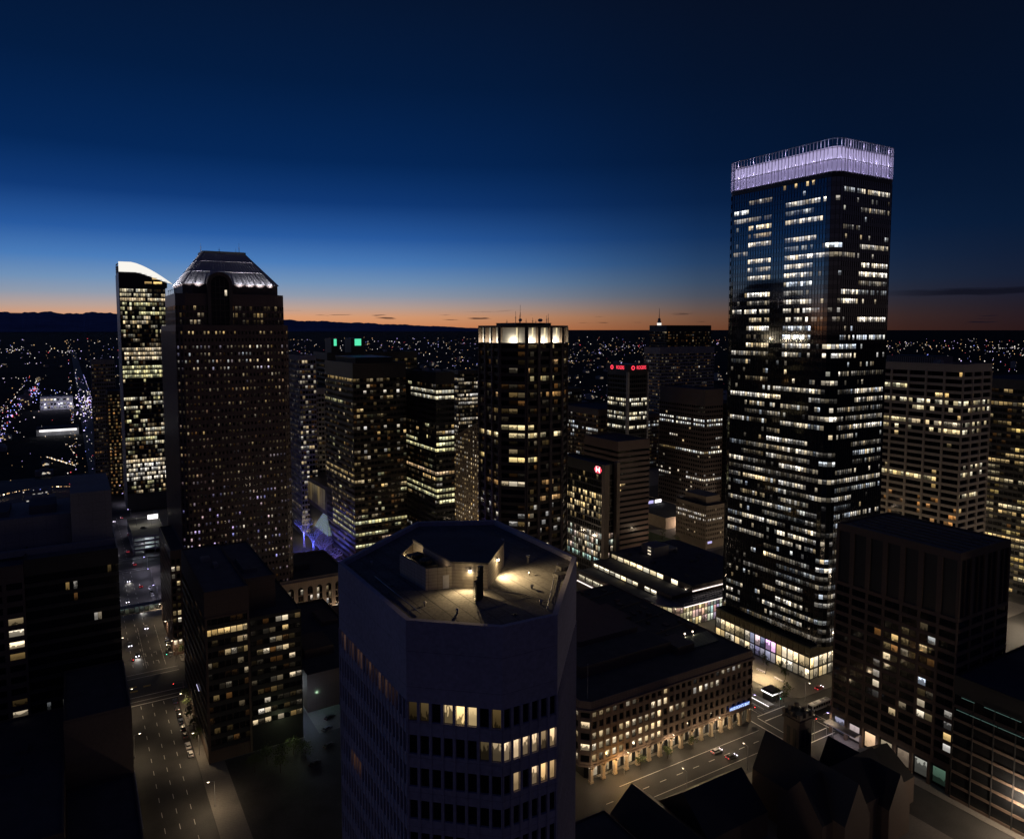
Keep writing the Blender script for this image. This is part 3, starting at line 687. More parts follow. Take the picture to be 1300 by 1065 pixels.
# lower banded building in front of it
ln = tower('low dark glass building with pale green strip lights under its bands', rect(253, 330, 60, 131.2), .15, 42.5, 4.8, 6.4, 'blackmetal', sp=.9, pw=.35, d=.3, po=.05, top=5.5, lit=lambda e, f, b, nb, nf: mix((.45, .8, .7), .16) if (e == 3 and (f, b) in ((5, 8), (4, 6), (3, 7))) else mix(amber, .05) if f == 2 and b > 6 else None, name='office_building', cat='building', spm='brown', vents=4, seed=6)
tl = MB()
for z, a, b in ((36.6, 86, 130), (31.8, 84, 130)):
    while a < b: l_ = rnd.uniform(2, 7); tl = MB(); tl.box(252.75, 252.9, a, min(b, a + l_), z - .07, z + .07); tl.build('strip_light', 'teal', ln); a += l_ + rnd.choice((.3, .5, 3))

# ---- the near seven sided tower below the viewpoint
OC = [(39.4, 125.7), (39.5, 95.3), (50.0, 86.1), (59.1, 85.9), (77.4, 106.6), (77.8, 136.7), (62.6, 144.3)]
def octl(e, f, b, nb, nf):
    t_ = nf - 1 - f
    if e == 1: return {(0, 3): mix((1, .72, .33), .95), (0, 4): mix((1, .76, .36), 1.), (0, 5): mix((1, .74, .36), 1.0), (1, 6): mix(warm, .12), (1, 7): mix((1, .74, .4), .85), (0, 0): mix(warm, .05), (0, 1): mix(warm, .05), (0, 7): mix(warm, .04)}.get((t_, b))
    if e == 2: return {(1, 0): .8, (1, 1): .85, (1, 2): .75, (1, 3): .7, (1, 4): .95, (1, 5): 1., (2, 3): .9, (2, 4): .95, (2, 5): .95, (2, 1): .8}.get((t_, b)) and mix((1, .72, .40), {0: .8, 1: .85, 2: .7, 3: .7, 4: .95, 5: 1.}[b])
    if e == 0:
        if t_ == 0: return mix((1, .55, .25), .22 if b % 3 else .05) if b < 20 else None
        if t_ == 4 and 3 < b < 8: return mix(amber, .2)
    return None
oc = tower('pale concrete seven sided tower under the viewpoint, blank band above one row of lit windows', OC, .15, 118, 4.86, 1.7, 'conc', sp=2.0, pw=.42, d=.4, po=.1, top=11.0, lit=octl, parapet=0, nbay={0: 22, 1: 8, 2: 6, 3: 20})
orf = MB(); orf.ring(inset(OC, .02), .8, 118, 118.9, 0); orf.prism(inset(OC, .8), 117.6, 118.02, 1)
orf.build('parapet_roof', ['conc', 'roof_light'], oc)
ZR = 118.02; ZP = 122.2
def sc_(pts, k): return [(x * k, y * k) for x, y in pts]
PH = [(52.0, 106.0), (56.6, 102.2), (64.9, 111.2), (65.3, 118.2), (56.2, 123.9), (51.7, 121.3)]
EN = [(51.7, 121.3), (47.2, 116.3), (47.9, 107.0), (52.0, 106.0)]
ph = MB(); ph.prism(PH, ZR, ZP, 0); ph.prism(inset(PH, -.12), ZP, ZP + .25, 1)
p_h = ph.build('penthouse', ['brick' if 0 else 'pentwall', 'roof'], oc) if 'pentwall' in M else None
if p_h is None:
    M['pentwall'] = surf('ribbed_pale_wall', (.42, .38, .33), .7, .15, .3, (1.1, .55)); p_h = ph.build('penthouse', ['pentwall', 'roof'], oc)
en = MB()
for a, b in ((1, 2), (2, 3), (0, 1)):
    p, q = Vector(EN[a]), Vector(EN[b]); L = (q - p).length; t = (q - p) / L; nn = Vector((t.y, -t.x)); en.obox(p, t, nn, .0 if a else .1, L, -.25, .0, ZR, ZP - .6)
en.build('plant_enclosure', 'pentwall', oc)
ct = MB(); ct.box(48.6, 51.0, 109.2, 117.0, ZR, ZP - 1.0, 0)
for k in range(2):
    c = (49.8, 111.2 + k * 3.6); ct.tube((*c, ZP - 1.0), (*c, ZP - .5), 1.05, 0, 14)
    for j in range(3): ct.obox(c, Vector((math.cos(j * 2.1), math.sin(j * 2.1))), Vector((-math.sin(j * 2.1), math.cos(j * 2.1))), -.9, .9, -.12, .12, ZP - .5, ZP - .42, 0)
ct.build('cooling_tower', 'blackmetal', oc)
pointlight('plant_lamp', (48.6, 117.4, ZP - 1.9), 300, (1, .74, .4), oc, .1); pointlight('plant_lamp', (51.2, 107.6, ZP - .9), 12, (1, .7, .4), oc, .1)
dr = MB(); p, q = Vector(PH[0]), Vector(EN[2]); t = (q - p).normalized(); nn = Vector((-t.y, t.x)) * 1
nn = Vector((t.y, -t.x)); nn = nn if nn.y < 0 else -nn
dr.obox(p, t, nn, .45, 1.45, -.05, .06, ZR, ZR + 2.2); dr.build('door', 'whitesteel', p_h)
def walllamp(p, n, z, power):
    b = MB(); t = Vector((-n[1], n[0])); b.obox(p, t, n, -.12, .12, 0, .3, z + .1, z + .3, 1); b.obox(p, t, n, -.22, .22, .1, .42, z - .16, z + .1, 0); b.build('wall_lamp', ['lamp', 'blackmetal'], p_h)
    pointlight('wall_lamp_bulb', (p[0] + n[0] * .55, p[1] + n[1] * .55, z - .2), power, (1, .70, .34), oc, .08, 128, (n[0] * 1.1, n[1] * 1.1, -1)); pointlight('wall_lamp_glow', (p[0] + n[0] * .5, p[1] + n[1] * .5, z - .1), power * .04, (1, .72, .36), oc, .08)
d1 = (Vector(PH[1]) - Vector(PH[0])).normalized(); n1 = Vector((d1.y, -d1.x)); walllamp(Vector(PH[0]).lerp(Vector(PH[1]), .52), n1, ZR + 3.0, 3400)
d2 = (Vector(PH[2]) - Vector(PH[1])).normalized(); n2 = Vector((d2.y, -d2.x)); walllamp(Vector(PH[1]).lerp(Vector(PH[2]), .52), n2, ZR + 3.0, 7500)
fl = MB()
for k, (x, y, h_) in enumerate(((52.6, 98.6, 3.0), (53.2, 99.0, 3.4), (53.7, 99.6, 4.0), (54.1, 100.3, 4.6))): fl.box(x, x + .65, y, y + .65, ZR, ZR + h_); fl.box(x - .06, x + .71, y - .06, y + .71, ZR + h_, ZR + h_ + .12)
fl.build('flue_stack', 'black', oc)
ld = MB(); [ld.box(52.2, 52.26, 98.2 + a, 98.26 + a, ZR, ZR + 3.3) for a in (0, .5)]; [ld.box(52.2, 52.26, 98.2, 98.76, ZR + .3 * k, ZR + .3 * k + .05) for k in range(1, 11)]; ld.build('ladder', 'steel', oc)
smv = MB(); IN = inset(OC, 1.2)
def clipline(x):
    ys_ = []
    for k in range(len(IN)):
        (xa, ya), (xb, yb) = IN[k], IN[(k + 1) % len(IN)]
        if (xa - x) * (xb - x) < 0: ys_.append(ya + (yb - ya) * (x - xa) / (xb - xa))
    return sorted(ys_)
xx_ = 41.5
while xx_ < 77:
    yy = clipline(xx_)
    if len(yy) == 2: smv.box(xx_ - .06, xx_ + .06, yy[0], yy[1], ZR, ZR + .015)
    xx_ += 2.6
smv.build('membrane_seam', 'roof_dark', oc)
for x, y, r_ in ((45, 101, .3), (48, 96, .3), (63, 99, .35), (68, 118, .35), (72, 124, .4), (58, 131, .35), (45, 124, .3), (60.5, 92.5, .3), (66, 104.5, .25)):
    u = MB(); u.tube((x, y, ZR), (x, y, ZR + .5), r_ * .5, 0, 8); u.tube((x, y, ZR + .5), (x, y, ZR + .72), r_, 0, 8, r_ * .4); u.build('roof_vent', 'steel', oc)
for x, y in ((44, 112), (55, 91), (71, 103), (70, 130)):
    u = MB(); u.box(x - .35, x + .35, y - .35, y + .35, ZR, ZR + .06); u.tube((x, y, ZR + .06), (x, y, ZR + .16), .2, 0, 8); u.build('roof_drain', 'blackmetal', oc)
hu = MB(); hu.box(67, 69.4, 126, 128.6, ZR, ZR + 1.3); hu.box(67.2, 69.2, 126.2, 128.4, ZR + 1.3, ZR + 1.5); hu.build('roof_hatch', 'steel', oc)
cd = MB(); cd.tube((57.5, 104, ZR + .15), (62, 92.5, ZR + .15), .06, 0, 5); cd.tube((62, 92.5, ZR + .15), (70.5, 102, ZR + .15), .06, 0, 5); cd.build('conduit', 'steel', oc)
vt = MB(); vt.tube((69.5, 110.5, ZR), (69.5, 110.5, ZR + 1.1), .25, 0, 8); vt.tube((69.5, 110.5, ZR + 1.1), (69.5, 110.5, ZR + 1.4), .4, 0, 8); vt.build('roof_vent', 'steel', oc)
cc = MB(); cc.tube((54.8, 99.6, ZR + 1.2), (60.5, 96.5, ZR + .2), .05); cc.build('roof_cable', 'steel', oc)
for x, y in ((69.8, 101), (72.6, 104.2)): davit = MB(); davit.box(x - .8, x + .8, y - .8, y + .8, ZR, ZR + .8); davit.build('window_washing_base', 'roof_dark', oc)
for x0, y0, x1, y1 in ((43, 117, 43, 98), (60, 90, 73.5, 107)): 
    rl = MB(); rl.tube((x0, y0, ZR + .25), (x1, y1, ZR + .25), .08); rl.build('roof_rail', 'steel', oc)
# ---- glass office block by the avenue
lr = thing('office_building', (56, 315, 0), 'brown framed glass office block of stepped height beside the avenue, small yellow lit rooms', 'office block')
lr1 = rows(51, .10, .16, (warm, ww, (1, .8, .5)), (.2, .9), (.3, .8), .3, 2, 0, .85)
lr2 = rows(52, .20, .26, (warm, ww, white), (.25, 1.0), (.3, .8), .3, 2, 0, 1)
tower('', rect(38.6, 54.2, 282, 345), .15, 64, 4.15, 2.2, 'brown', sp=1.8, pw=.14, d=.5, po=-.1, top=9.5, base=4.5, lit=lr1, root=lr, spm='blackmetal', parapet=.7, nbay={0: 7, 3: 24}, roofm='roof', partname='wall', vents=3, seed=9)
pf = MB()
for x in (38.6, 53.4): pf.box(x, x + .8, 281.7, 282.5, .15, 55, 0)
pf.box(38.6, 54.2, 281.75, 282.4, 54.4, 55.2, 0); pf.build('frame', 'brown', lr)
pn = MB(); pn.box(54.3, 66, 291, 345, 51, 63.5, 0); pn.box(54.3, 66, 291, 345, 63.5, 63.6, 1); pn.ring(rect(54.35, 65.9, 291.1, 344.9), .3, 63.6, 64.2, 0); pn.box(56, 61, 300, 318, 63.6, 65.2, 1); pn.build('upper_block', ['brown', 'roof'], lr)
tower('', rect(54.25, 73.5, 282.3, 345), .15, 51.5, 4.0, 2.4, 'blackmetal', sp=1.8, pw=.12, d=.35, po=.05, top=.9, base=8, lit=lr2, root=lr, parapet=.4, nbay={0: 8}, partname='glass_wing_wall', seed=10)
lq = MB(); lq.box(38.7, 53, 281.5, 345, 4.6, 5.0, 0); lq.box(39, 73, 283, 344, .15, 4.4, 1); lq.build('ground_storey', ['brown', 'core'], lr)
for k in range(9): quadwin(lr, (38.95, 339 - k * 6), (38.95, 334 - k * 6), .6, 4, mix((.55, .9, .8), (.5, .15, .4, .7, .3, .5, .8, .6, .2)[k]), .05, 'shop', 'shop_window')
ST = emit
M['glowt'] = emit('lit_lobby_strip', (.7, .68, 1), 1.1)
gs = MB(); [gs.box(38.2, 38.35, 300 + k * 2.2, 301.6 + k * 2.2, 20.2, 20.5) for k in range(3)]; gs.build('strip_light', 'glowt', lr)

# ---- heritage sandstone building with tall arched bays
sd = thing('heritage_building', (108, 410, 0), 'cream sandstone building with tall arched window bays lit from below', 'building')
SX0, SX1, SYf = 88, 129, 392
s = MB(); s.box(SX0 + .5, SX1 - .5, SYf + .7, 440, .15, 24.6, 1)
bx = [SX0 + 1.5 + k * 5.1 for k in range(9)]
for x in bx[:-1] + [SX1 - 1]: s.box(x - 1.1, x + 1.1, SYf, SYf + 1.2, .15, 23, 0)
s.box(SX0, SX1, SYf - .02, SYf + 1.2, 21.4, 24.8, 0); s.box(SX0 - .5, SX1 + .5, SYf - .7, SYf + 1.2, 24.2, 24.9, 0); s.box(SX0, SX1, SYf - .06, SYf + 1.1, 4.6, 5.5, 0); s.box(SX0 + .01, SX0 + 1, SYf + 1.2, 440, .15, 24.4, 0); s.box(SX1 - 1, SX1 - .01, SYf + 1.2, 440, .15, 24.4, 0)
for a, b in zip(bx, bx[1:]):
    c, r_ = (a + b) / 2, 1.45
    for sgn in (-1, 1): s.box(c + sgn * 1.45 - (.0 if sgn > 0 else .02), c + sgn * 1.45 + (.02 if sgn > 0 else 0), SYf + .1, SYf + 1.1, 5.5, 19.9, 0)
    for j in range(6):
        a0, a1 = R(180 - 30 * j), R(150 - 30 * j); xa, xb = c + r_ * math.cos(a0), c + r_ * math.cos(a1); za, zb = 19.9 + r_ * math.sin(a0), 19.9 + r_ * math.sin(a1)
        s.mesh8([(xa, SYf + .05, za), (xb, SYf + .05, zb), (xb, SYf + 1.1, zb), (xa, SYf + 1.1, za), (xa, SYf + .05, 21.45), (xb, SYf + .05, 21.45), (xb, SYf + 1.1, 21.45), (xa, SYf + 1.1, 21.45)], 0)
    for z in (9, 12.6, 16.2): s.box(c - 1.4, c + 1.4, SYf + .55, SYf + .75, z, z + .7, 0)
    s.box(c - .12, c + .12, SYf + .5, SYf + .72, 5.5, 20.5, 2)
    for z in (5.7, 9.8, 13.4, 17.0):
        for sgn in (0, 1):
            l_ = rnd.random(); quadwin(sd, (c - 1.4 + sgn * 1.5, SYf + .68), (c - .1 + sgn * 1.5, SYf + .68), z, z + 2.7, mix(rnd.choice((ww, white)), rnd.uniform(.3, .8)) if l_ < .33 else None, .03, 'win')
s.build('wall', ['sand', 'core', 'brown'], sd)
sr = MB(); sr.ring(rect(SX0, SX1, SYf + .5, 440), .6, 24.9, 26, 0); sr.box(SX0 + .6, SX1 - .6, SYf + 1.1, 439, 24.5, 25.0, 1); sr.box(98, 112, 410, 430, 25, 28, 1); sr.build('roof', ['sand', 'roof_dark'], sd)
for a, b in zip(bx, bx[1:]):
    c = (a + b) / 2; l = MB(); l.octa((c, SYf - .5, 4.7), .28); l.build('arch_lamp', 'lampv', sd); pointlight('arch_lamp_bulb', (c, SYf - 1.2, 4.6), 800, (1, .8, .62), sd, .2)

# ---- large dark block on the other side of the avenue
ld_ = thing('office_building', (-15, 320, 0), 'large black banded block with rooftop plant rooms, across the avenue from the glass block', 'office block')
def ldl(e, f, b, nb, nf):
    if e == 0: return {(17, 21): (warm, .12), (16, 12): (white, .12), (16, 10): (warm, .1), (15, 12): (amber, .25), (13, 18): (white, .35), (13, 17): (white, .15), (6, 4): (cool, .06), (6, 8): (cool, .05), (6, 16): (cool, .07), (6, 20): (cool, .10), (6, 18): (cool, .05), (18, 6): (warm, .06), (18, 8): (warm, .05), (18, 22): (amber, .1)}.get((f, b)) and mix(*{(17, 21): (warm, .12), (16, 12): (white, .12), (16, 10): (warm, .1), (15, 12): (amber, .25), (13, 18): (white, .35), (13, 17): (white, .15), (6, 4): (cool, .06), (6, 8): (cool, .05), (6, 16): (cool, .07), (6, 20): (cool, .10), (6, 18): (cool, .05), (18, 6): (warm, .06), (18, 8): (warm, .05), (18, 22): (amber, .1)}[(f, b)])
    return None
tower('', rect(-15.2, 12, 284, 345), 8, 84, 3.9, 1.15, 'black', sp=1.3, pw=0, d=.35, po=.05, top=4.5, lit=ldl, root=ld_, parapet=.9, roofm='roof', nbay={0: 24}, seed=14, vents=2)
def ldl2(e, f, b, nb, nf):
    if e == 0 and b == nb - 1: return {(14): mix(ww, .45), (13): mix(ww, .85), (12): mix(ww, .95), (11): mix(warm, .25), (7): mix(warm, .08), (6): mix(ww, .95), (5): mix(warm, .12), (18): mix(amber, .05)}.get(f)
    return None
tower('', rect(-70, -15.3, 283.4, 345), 8, 83, 4.0, 5.6, 'granite_dark', sp=1.7, pw=1.2, d=.5, top=5, lit=ldl2, root=ld_, parapet=.8, roofm='roof', partname='side_wing_wall', seed=15, vents=4)
q = MB(); q.box(-1.5, 11, 296, 332, 84, 103, 0); q.box(-46, -1.6, 302, 330, 84, 95, 1); q.box(-47, 11.5, 293, 295, 84, 86, 1); q.box(-40, -20, 306, 322, 95, 97, 2); q.box(-14, -6, 306, 320, 95, 98, 2)
q.build('plant_room', ['greyc', 'greyc', 'roof'], ld_)
qs = MB()
for k in range(2): qs.box(11.05, 12.0, 297.5 + k * 12, 306 + k * 12, 78.2, 80.6)
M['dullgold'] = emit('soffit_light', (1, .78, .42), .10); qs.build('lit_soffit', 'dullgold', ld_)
lo = thing('office_building', (-20, 255, 0), 'low dark flat roofed block at the kerb with lit shop fronts facing the avenue', 'building')
q = MB(); q.box(-5.5, 12.3, 246, 283.2, .15, 45, 0); q.box(-80, -5.6, 210, 282.9, .15, 33, 0); q.box(-5.5, 12.3, 205, 245.8, .15, 24, 0); q.build('wall', ['granite_dark'], lo)
q = MB(); q.ring(rect(-5.4, 12.2, 246.1, 283.1), .4, 45, 45.8, 0); q.box(-5, 11.8, 246.5, 282.7, 44.9, 45.1, 1); q.ring(rect(-79.9, -5.7, 210.1, 282.8), .4, 33, 33.8, 0); q.box(-79.5, -6.1, 210.5, 282.4, 32.9, 33.1, 1); q.ring(rect(-5.4, 12.2, 205.1, 245.7), .4, 24, 24.8, 0); q.box(-5, 11.8, 205.5, 245.3, 23.9, 24.1, 1)
for k in range(7): x, y = rnd.uniform(-60, -14), rnd.uniform(220, 270); q.box(x, x + rnd.uniform(2, 5), y, y + rnd.uniform(2, 6), 33.1, 33.1 + rnd.uniform(1, 2.4), 1)
q.build('roof', ['granite_dark', 'roof_dark'], lo)
for k in range(9): quadwin(lo, (12.35, 250 + k * 7), (12.35, 254.5 + k * 7), .8, 4.2, mix((1, .8, .48), (.5, .6, .4, .7, .6, .8, .3, .7, .2)[k] if k < 5 else .7), .05, 'shop', 'shop_window') if k < 5 else None
for k in range(4): quadwin(lo, (12.35, 300 + k * 7), (12.35, 304.5 + k * 7), .8, 4.2, mix((1, .8, .48), .7), .05, 'shop', 'shop_window')
q = MB(); q.box(12.35, 14.4, 248, 283, 4.6, 4.9); q.build('canopy', 'steel', lo)

# ---- parking garage
ga = thing('parking_garage', (44, 605, 0), 'open sided parking garage with pale lit decks and a white sign on the roof', 'garage')
q = MB()
for z in (0.15, 3.0, 6.0, 9.0, 12.0): q.box(34, 55.5, 579, 640, z - (.15 if z > .2 else .1), z, 0)
for z in (3.0, 6.0, 9.0, 12.0): q.box(34, 55.5, 578.9, 579.15, z - .15, z + .95, 0); q.box(33.9, 34.1, 579, 640, z - .15, z + .95, 0); q.box(55.4, 55.6, 579, 640, z - .15, z + .95, 0)
for x in (34.5, 41, 48, 55): 
    for y in (579.6, 595, 610, 625, 639): q.box(x - .3, x + .3, y - .3, y + .3, 0, 11.8, 0)
q.box(34, 55.5, 638.5, 640, 12, 13, 0); q.box(52.5, 55.4, 628, 640, 12, 17, 0)
q.build('deck', 'whitec' if 'whitec' in M else 'greyc', ga)
q = MB(); q.box(47.5, 54.5, 627.4, 627.8, 13.2, 16.6); q.build('roof_sign', 'hot', ga)
for x, y, z, p in ((44, 586, 1.9, 500), (44, 586, 4.9, 800), (44, 586, 7.9, 900), (44, 586, 10.9, 1000), (38, 582, 10.9, 300), (51, 582, 7.9, 350), (38, 581, 4.9, 300)): pointlight('deck_lamp', (x, y, z), p, (.78, .9, 1), ga, .4)
for x, y in ((39, 615), (49, 615)):
    q = MB(); q.tube((x, y, 12), (x, y, 19), .1); q.box(x - .5, x + .5, y - .2, y + .2, 18.8, 19); q.build('deck_lamp_post', 'steel', ga); pointlight('deck_lamp', (x, y, 18.6), 1100, (1, .93, .72), ga, .3)

# ---- skywalks over the avenue
def skywalk(y, x0, x1, z, label):
    o = thing('skywalk', ((x0 + x1) / 2, y, 0), label, 'footbridge')
    q = MB(); q.box(x0, x1, y - 2, y + 2, z - .4, z, 0); q.box(x0, x1, y - 2.1, y + 2.1, z + 3.4, z + 3.7, 0)
    k = x0
    while k < x1 - 1:
        for yy in (-1.95, 1.85): q.box(k, k + .12, y + yy, y + yy + .1, z, z + 3.4, 0)
        for yy in (-1.98,): q.tube((k, y + yy, z), (k + 2.4, y + yy, z + 3.4), .06, 0, 4)
        k += 2.4
    q.build('bridge_frame', 'greyc', o)
    q = MB(); [q.box(x0 + .3 + k * 2.4, x0 + 1.6 + k * 2.4, y - 2.0, y - 1.9, z + 2.9, z + 3.15) for k in range(int((x1 - x0) / 2.4)) if k % 3 != 1]; q.build('bridge_lamp_strip', 'teal', o)
    k = x0 + .2
    while k < x1 - 2.3:
        quadwin(o, (k, y - 1.8), (k + 2.1, y - 1.8), z + .3, z + 2.7, mix((.7, .85, .7), rnd.choice((.02, .05, .12, .04))), .0, 'win'); k += 2.4
    return o
skywalk(446, 13.5, 41, 5.2, 'covered glass footbridge with diagonal bracing crossing the avenue')

# ---- other downtown buildings
tower('narrow grey tower with dense white lit windows just beside the brown granite tower', rect(150, 163, 566, 600), .15, 139, 3.9, 2, 'greyc', sp=1.5, pw=.3, lit=rows(61, .15, .4, (white, ww), (.4, 1.), (.6, 1), .4, 2), seed=20, top=3)
gt = COL.objects
q = tower('grey tower with a blank side wall between the granite tower and the dark twin', rect(167, 205, 585, 640), .15, 112, 3.9, 2.6, 'greyc', sp=1.6, pw=.5, lit=rows(62, .02, .06, (ww,), (.2, .5)), seed=21, skip=(3,))
def sgn(root, x0, x1, y, z0, z1, mat, name='sign_panel'):
    b = MB(); b.box(x0, x1, y - .3, y, z0, z1); return b.build(name, mat, root)
nt_ = bpy.data.objects['office_tower.006'] if 'office_tower.006' in bpy.data.objects else None
gr = tower('dark tower top showing two glowing green square signs', rect(182, 262, 600, 640), .15, 139.5, 3.9, 3, 'blackmetal', sp=1.6, pw=.4, lit=rows(63, .02, .05, (ww, white), (.2, .5)), seed=22, top=5, vents=2)
b = MB(); b.box(186, 193, 601, 618, 139.6, 152, 0); b.box(203, 214, 601, 618, 139.6, 152, 0); b.build('penthouse', 'blackmetal', gr)
sgn(gr, 206, 211.5, 600.9, 146, 151.6, 'green'); sgn(gr, 188.2, 190.4, 600.9, 146, 151.6, 'green')
def slant(x, y): return 104.0 - (y - 462) * .40
wp = thing('office_building', (278, 500, 0), 'pale gridded building with small square windows and a sloping top edge', 'office block')
q = MB(); q.prism(rect(270.6, 290, 462, 548), .15, lambda x, y: slant(x, y), 1); 
P_ = 3.6
for k in range(25):
    y = 462 + k * P_; q.mesh8([(270, y - .8, .15), (270.6, y - .8, .15), (270.6, y + .8, .15), (270, y + .8, .15), (270, y - .8, slant(0, y - .8)), (270.6, y - .8, slant(0, y - .8)), (270.6, y + .8, slant(0, y + .8)), (270, y + .8, slant(0, y + .8))], 0)
z = .5
while z < 104:
    ye = min(548, 462 + (104 - z - 1.6) / .4)
    if ye > 463: q.box(270.04, 270.6, 462, ye, z, z + 1.6, 0)
    for k in range(24):
        y = 462 + k * P_
        if z + 4.2 < slant(0, y + P_): quadwin(wp, (270.6, y + P_ - .8), (270.6, y + .8), z + 1.65, z + 3.55, mix(rnd.choice((warm, ww, white)), rnd.uniform(.3, .9)) if rnd.random() < .58 else None, .04, 'winfar')
    z += 3.6
q.mesh8([(269.9, 462, 102.8), (290, 462, 102.8), (290, 548, 68.4), (269.9, 548, 68.4), (269.9, 462, 104.4), (290, 462, 104.4), (290, 548, 70), (269.9, 548, 70)], 0)
q.box(270, 290, 461.4, 462, .15, 103, 0)
q.build('wall', ['tan', 'core'], wp)
at = thing('glass_atrium', (262, 452, 0), 'lit sloping glass and white steel atrium between the dark twin and the crowned tower', 'atrium')
q = MB(); q.mesh8([(262, 430, .15), (269.5, 430, .15), (269.5, 461, .15), (262, 461, .15), (262, 430, 22), (269.5, 430, 22), (269.5, 461, 46), (262, 461, 46)], 0)
q.build('wall', 'greyc', at)
q = MB()
for k in range(6): q.tube((261.8, 430 + k * 6.2, .3), (261.8, 430 + k * 6.2, 22 + k * 4.8), .3, 0, 5)
for z in (8, 16, 24): q.tube((261.8, 430 + max(0, (z - 22) * 1.3), z), (261.8, 461, z), .25, 0, 5)
q.tube((261.8, 430, 22), (261.8, 461, 46), .6, 0, 5); q.build('glazing_frame', 'whitesteel', at)
pointlight('atrium_lamp', (257, 446, 14), 2500, (1, .95, .9), at, .5)

# tower with red signs
def rog(e, f, b, nb, nf):
    if e not in (0, 3): return None
    if f in (22, 21, 25, 24, 18 + 1): return mix((1, .95, .72), 1.0) if (b * 5 + f * 3 + e) % 7 else None
    if f in (16, 14, 28): return mix((1, .95, .72), .9) if (b * 3 + f + e) % 3 == 0 else None
    if f in (10, 8): return mix(white, .8) if b % 2 else None
    return None
rt = tower('dark tower with two red lit signs on its roof band and a pale corner pier', rect(400, 421.5, 480, 507), .15, 125, 3.9, 2.2, 'black', sp=1.4, pw=.25, lit=rog, top=4, seed=24)
q = MB(); q.box(399.2, 401.2, 479.2, 481.2, .15, 125, 0); q.box(398.9, 422, 478.9, 479.4, 124, 130.4, 1); q.box(398.9, 399.4, 479.5, 508, 124, 130.4, 1); q.box(399.4, 421.5, 479.5, 507, 125.2, 129.8, 1); q.box(421, 422.2, 479, 480.4, .15, 124, 0)
q.build('corner_pier', ['greyc', 'black'], rt)
def ringm(cx, cy, cz, r, axis):
    b = MB()
    for k in range(12):
        a0, a1 = R(30 * k), R(30 * k + 30)
        p = (cx + r * math.cos(a0), cy, cz + r * math.sin(a0)) if axis == 'y' else (cx, cy + r * math.cos(a0), cz + r * math.sin(a0))
        s_ = (cx + r * math.cos(a1), cy, cz + r * math.sin(a1)) if axis == 'y' else (cx, cy + r * math.cos(a1), cz + r * math.sin(a1))
        b.tube(p, s_, .35, 0, 5)
    return b
text('ROGERS', 4.2, (413.6, 478.7, 127.4), (R(90), 0, 0), 'red', rt, sx=.66); ringm(404.6, 478.7, 127.4, 1.5, 'y').build('sign_emblem', 'red', rt)
text('ROGERS', 4.2, (398.7, 488.5, 127.4), (R(90), 0, R(-90)), 'red', rt, sx=.66); ringm(398.7, 499.5, 127.4, 1.5, 'x').build('sign_emblem', 'red', rt)
tower('wide dark tower with fine horizontal bands, standing behind the white lit tower', rect(600, 690, 662, 690), .15, 137, 3.9, 3, 'greyc', sp=1.9, pw=.4, lit=rows(71, .0, .03, (ww, white), (.4, .9)), top=7, seed=25)
tower('tall black tower whose flat top meets the skyline, seen over the wide banded tower', rect(705, 790, 765, 800), .15, 164, 3.9, 3, 'blackmetal', sp=1.5, pw=.3, lit=rows(72, .01, .04, (ww, cool), (.2, .5)), top=8, seed=26)
def f2(e, f, b, nb, nf):
    if e not in (0, 3): return None
    if f in (20, 21): return mix((.95, 1, .97), .95) if (b * 3 + e) % 8 else None
    if f == 14: return mix((.95, 1, .95), 1.0) if (e == 0 and b > 1) or (e == 3 and b > 7) else mix(warm, .3)
    if f in (15,): return mix(white, .7) if (e == 0 and 2 < b < 7) else None
    if f == 17: return mix(white, .8) if (e == 3 and 4 < b < 9) else mix(white, .4) if e == 0 and b > 4 else None
    if f == 8: return mix(white, .9) if e == 0 or b > 12 or b < 6 else None
    if f == 9: return mix(white, .7) if (b + e) % 4 == 0 else None
    return mix(ww, .5) if random.Random(f * 77 + b * 13 + e).random() < .03 else None
tower('dark tower with two white lit window stripes near its top, behind the stone block', rect(450, 471, 441, 496), .15, 109, 3.9, 2.6, 'granite_dark', sp=1.9, pw=.5, lit=f2, top=13, seed=27)
tower('slim tower with yellow lit stairwell seen at the edge of the tallest glass tower', rect(478, 500, 432, 470), .15, 96, 3.9, 2.2, 'black', sp=1.2, pw=.2, lit=lambda e, f, b, nb, nf: mix((.9, .85, .45), random.Random(f * 9 + b).uniform(.2, .9)) if e == 0 and b < 6 and (f * 3 + b) % 4 else None, top=3, seed=28)
mbg = tower('small tan stone block with two rows of bright square windows', rect(392, 412, 381, 412), .15, 31, 3.6, 1.75, 'tan', sp=1.7, pw=.75, lit=lambda e, f, b, nb, nf: mix(white, .95) if (f == 5 and (e == 3 or b > 20)) or (f == 4 and e in (0, 3) and (b + e) % 9) else mix(ww, .5) if random.Random(f * 7 + b * 3 + e).random() < .05 else None, top=2, base=4, name='office_building', cat='building', seed=29)
q = MB(); q.box(397, 411, 386, 408, 31, 37, 0); q.box(396.8, 411.2, 385.8, 408.2, 37, 37.4, 0); q.build('setback', 'tan', mbg)
sgn(mbg, 394, 398, 380.9, 4, 5.5, 'violetstrip')
pk = thing('low_building', (420, 465, 0), 'low flat roofed building with one pinkish lit end wall and a lit roof sign', 'building')
q = MB(); q.box(404, 446, 436, 505, .15, 8.5, 0); q.ring(rect(404.05, 445.95, 436.05, 504.9), .4, 8.5, 9.2, 0); q.box(404.4, 445.6, 436.4, 504.6, 8.45, 8.6, 1); q.build('wall', ['sand', 'roof_dark'], pk)
for k in range(2): sgn(pk, 422 + k * 10, 430 + k * 9, 480, 9.4, 12, 'hot' if k else 'violetstrip', 'roof_sign')
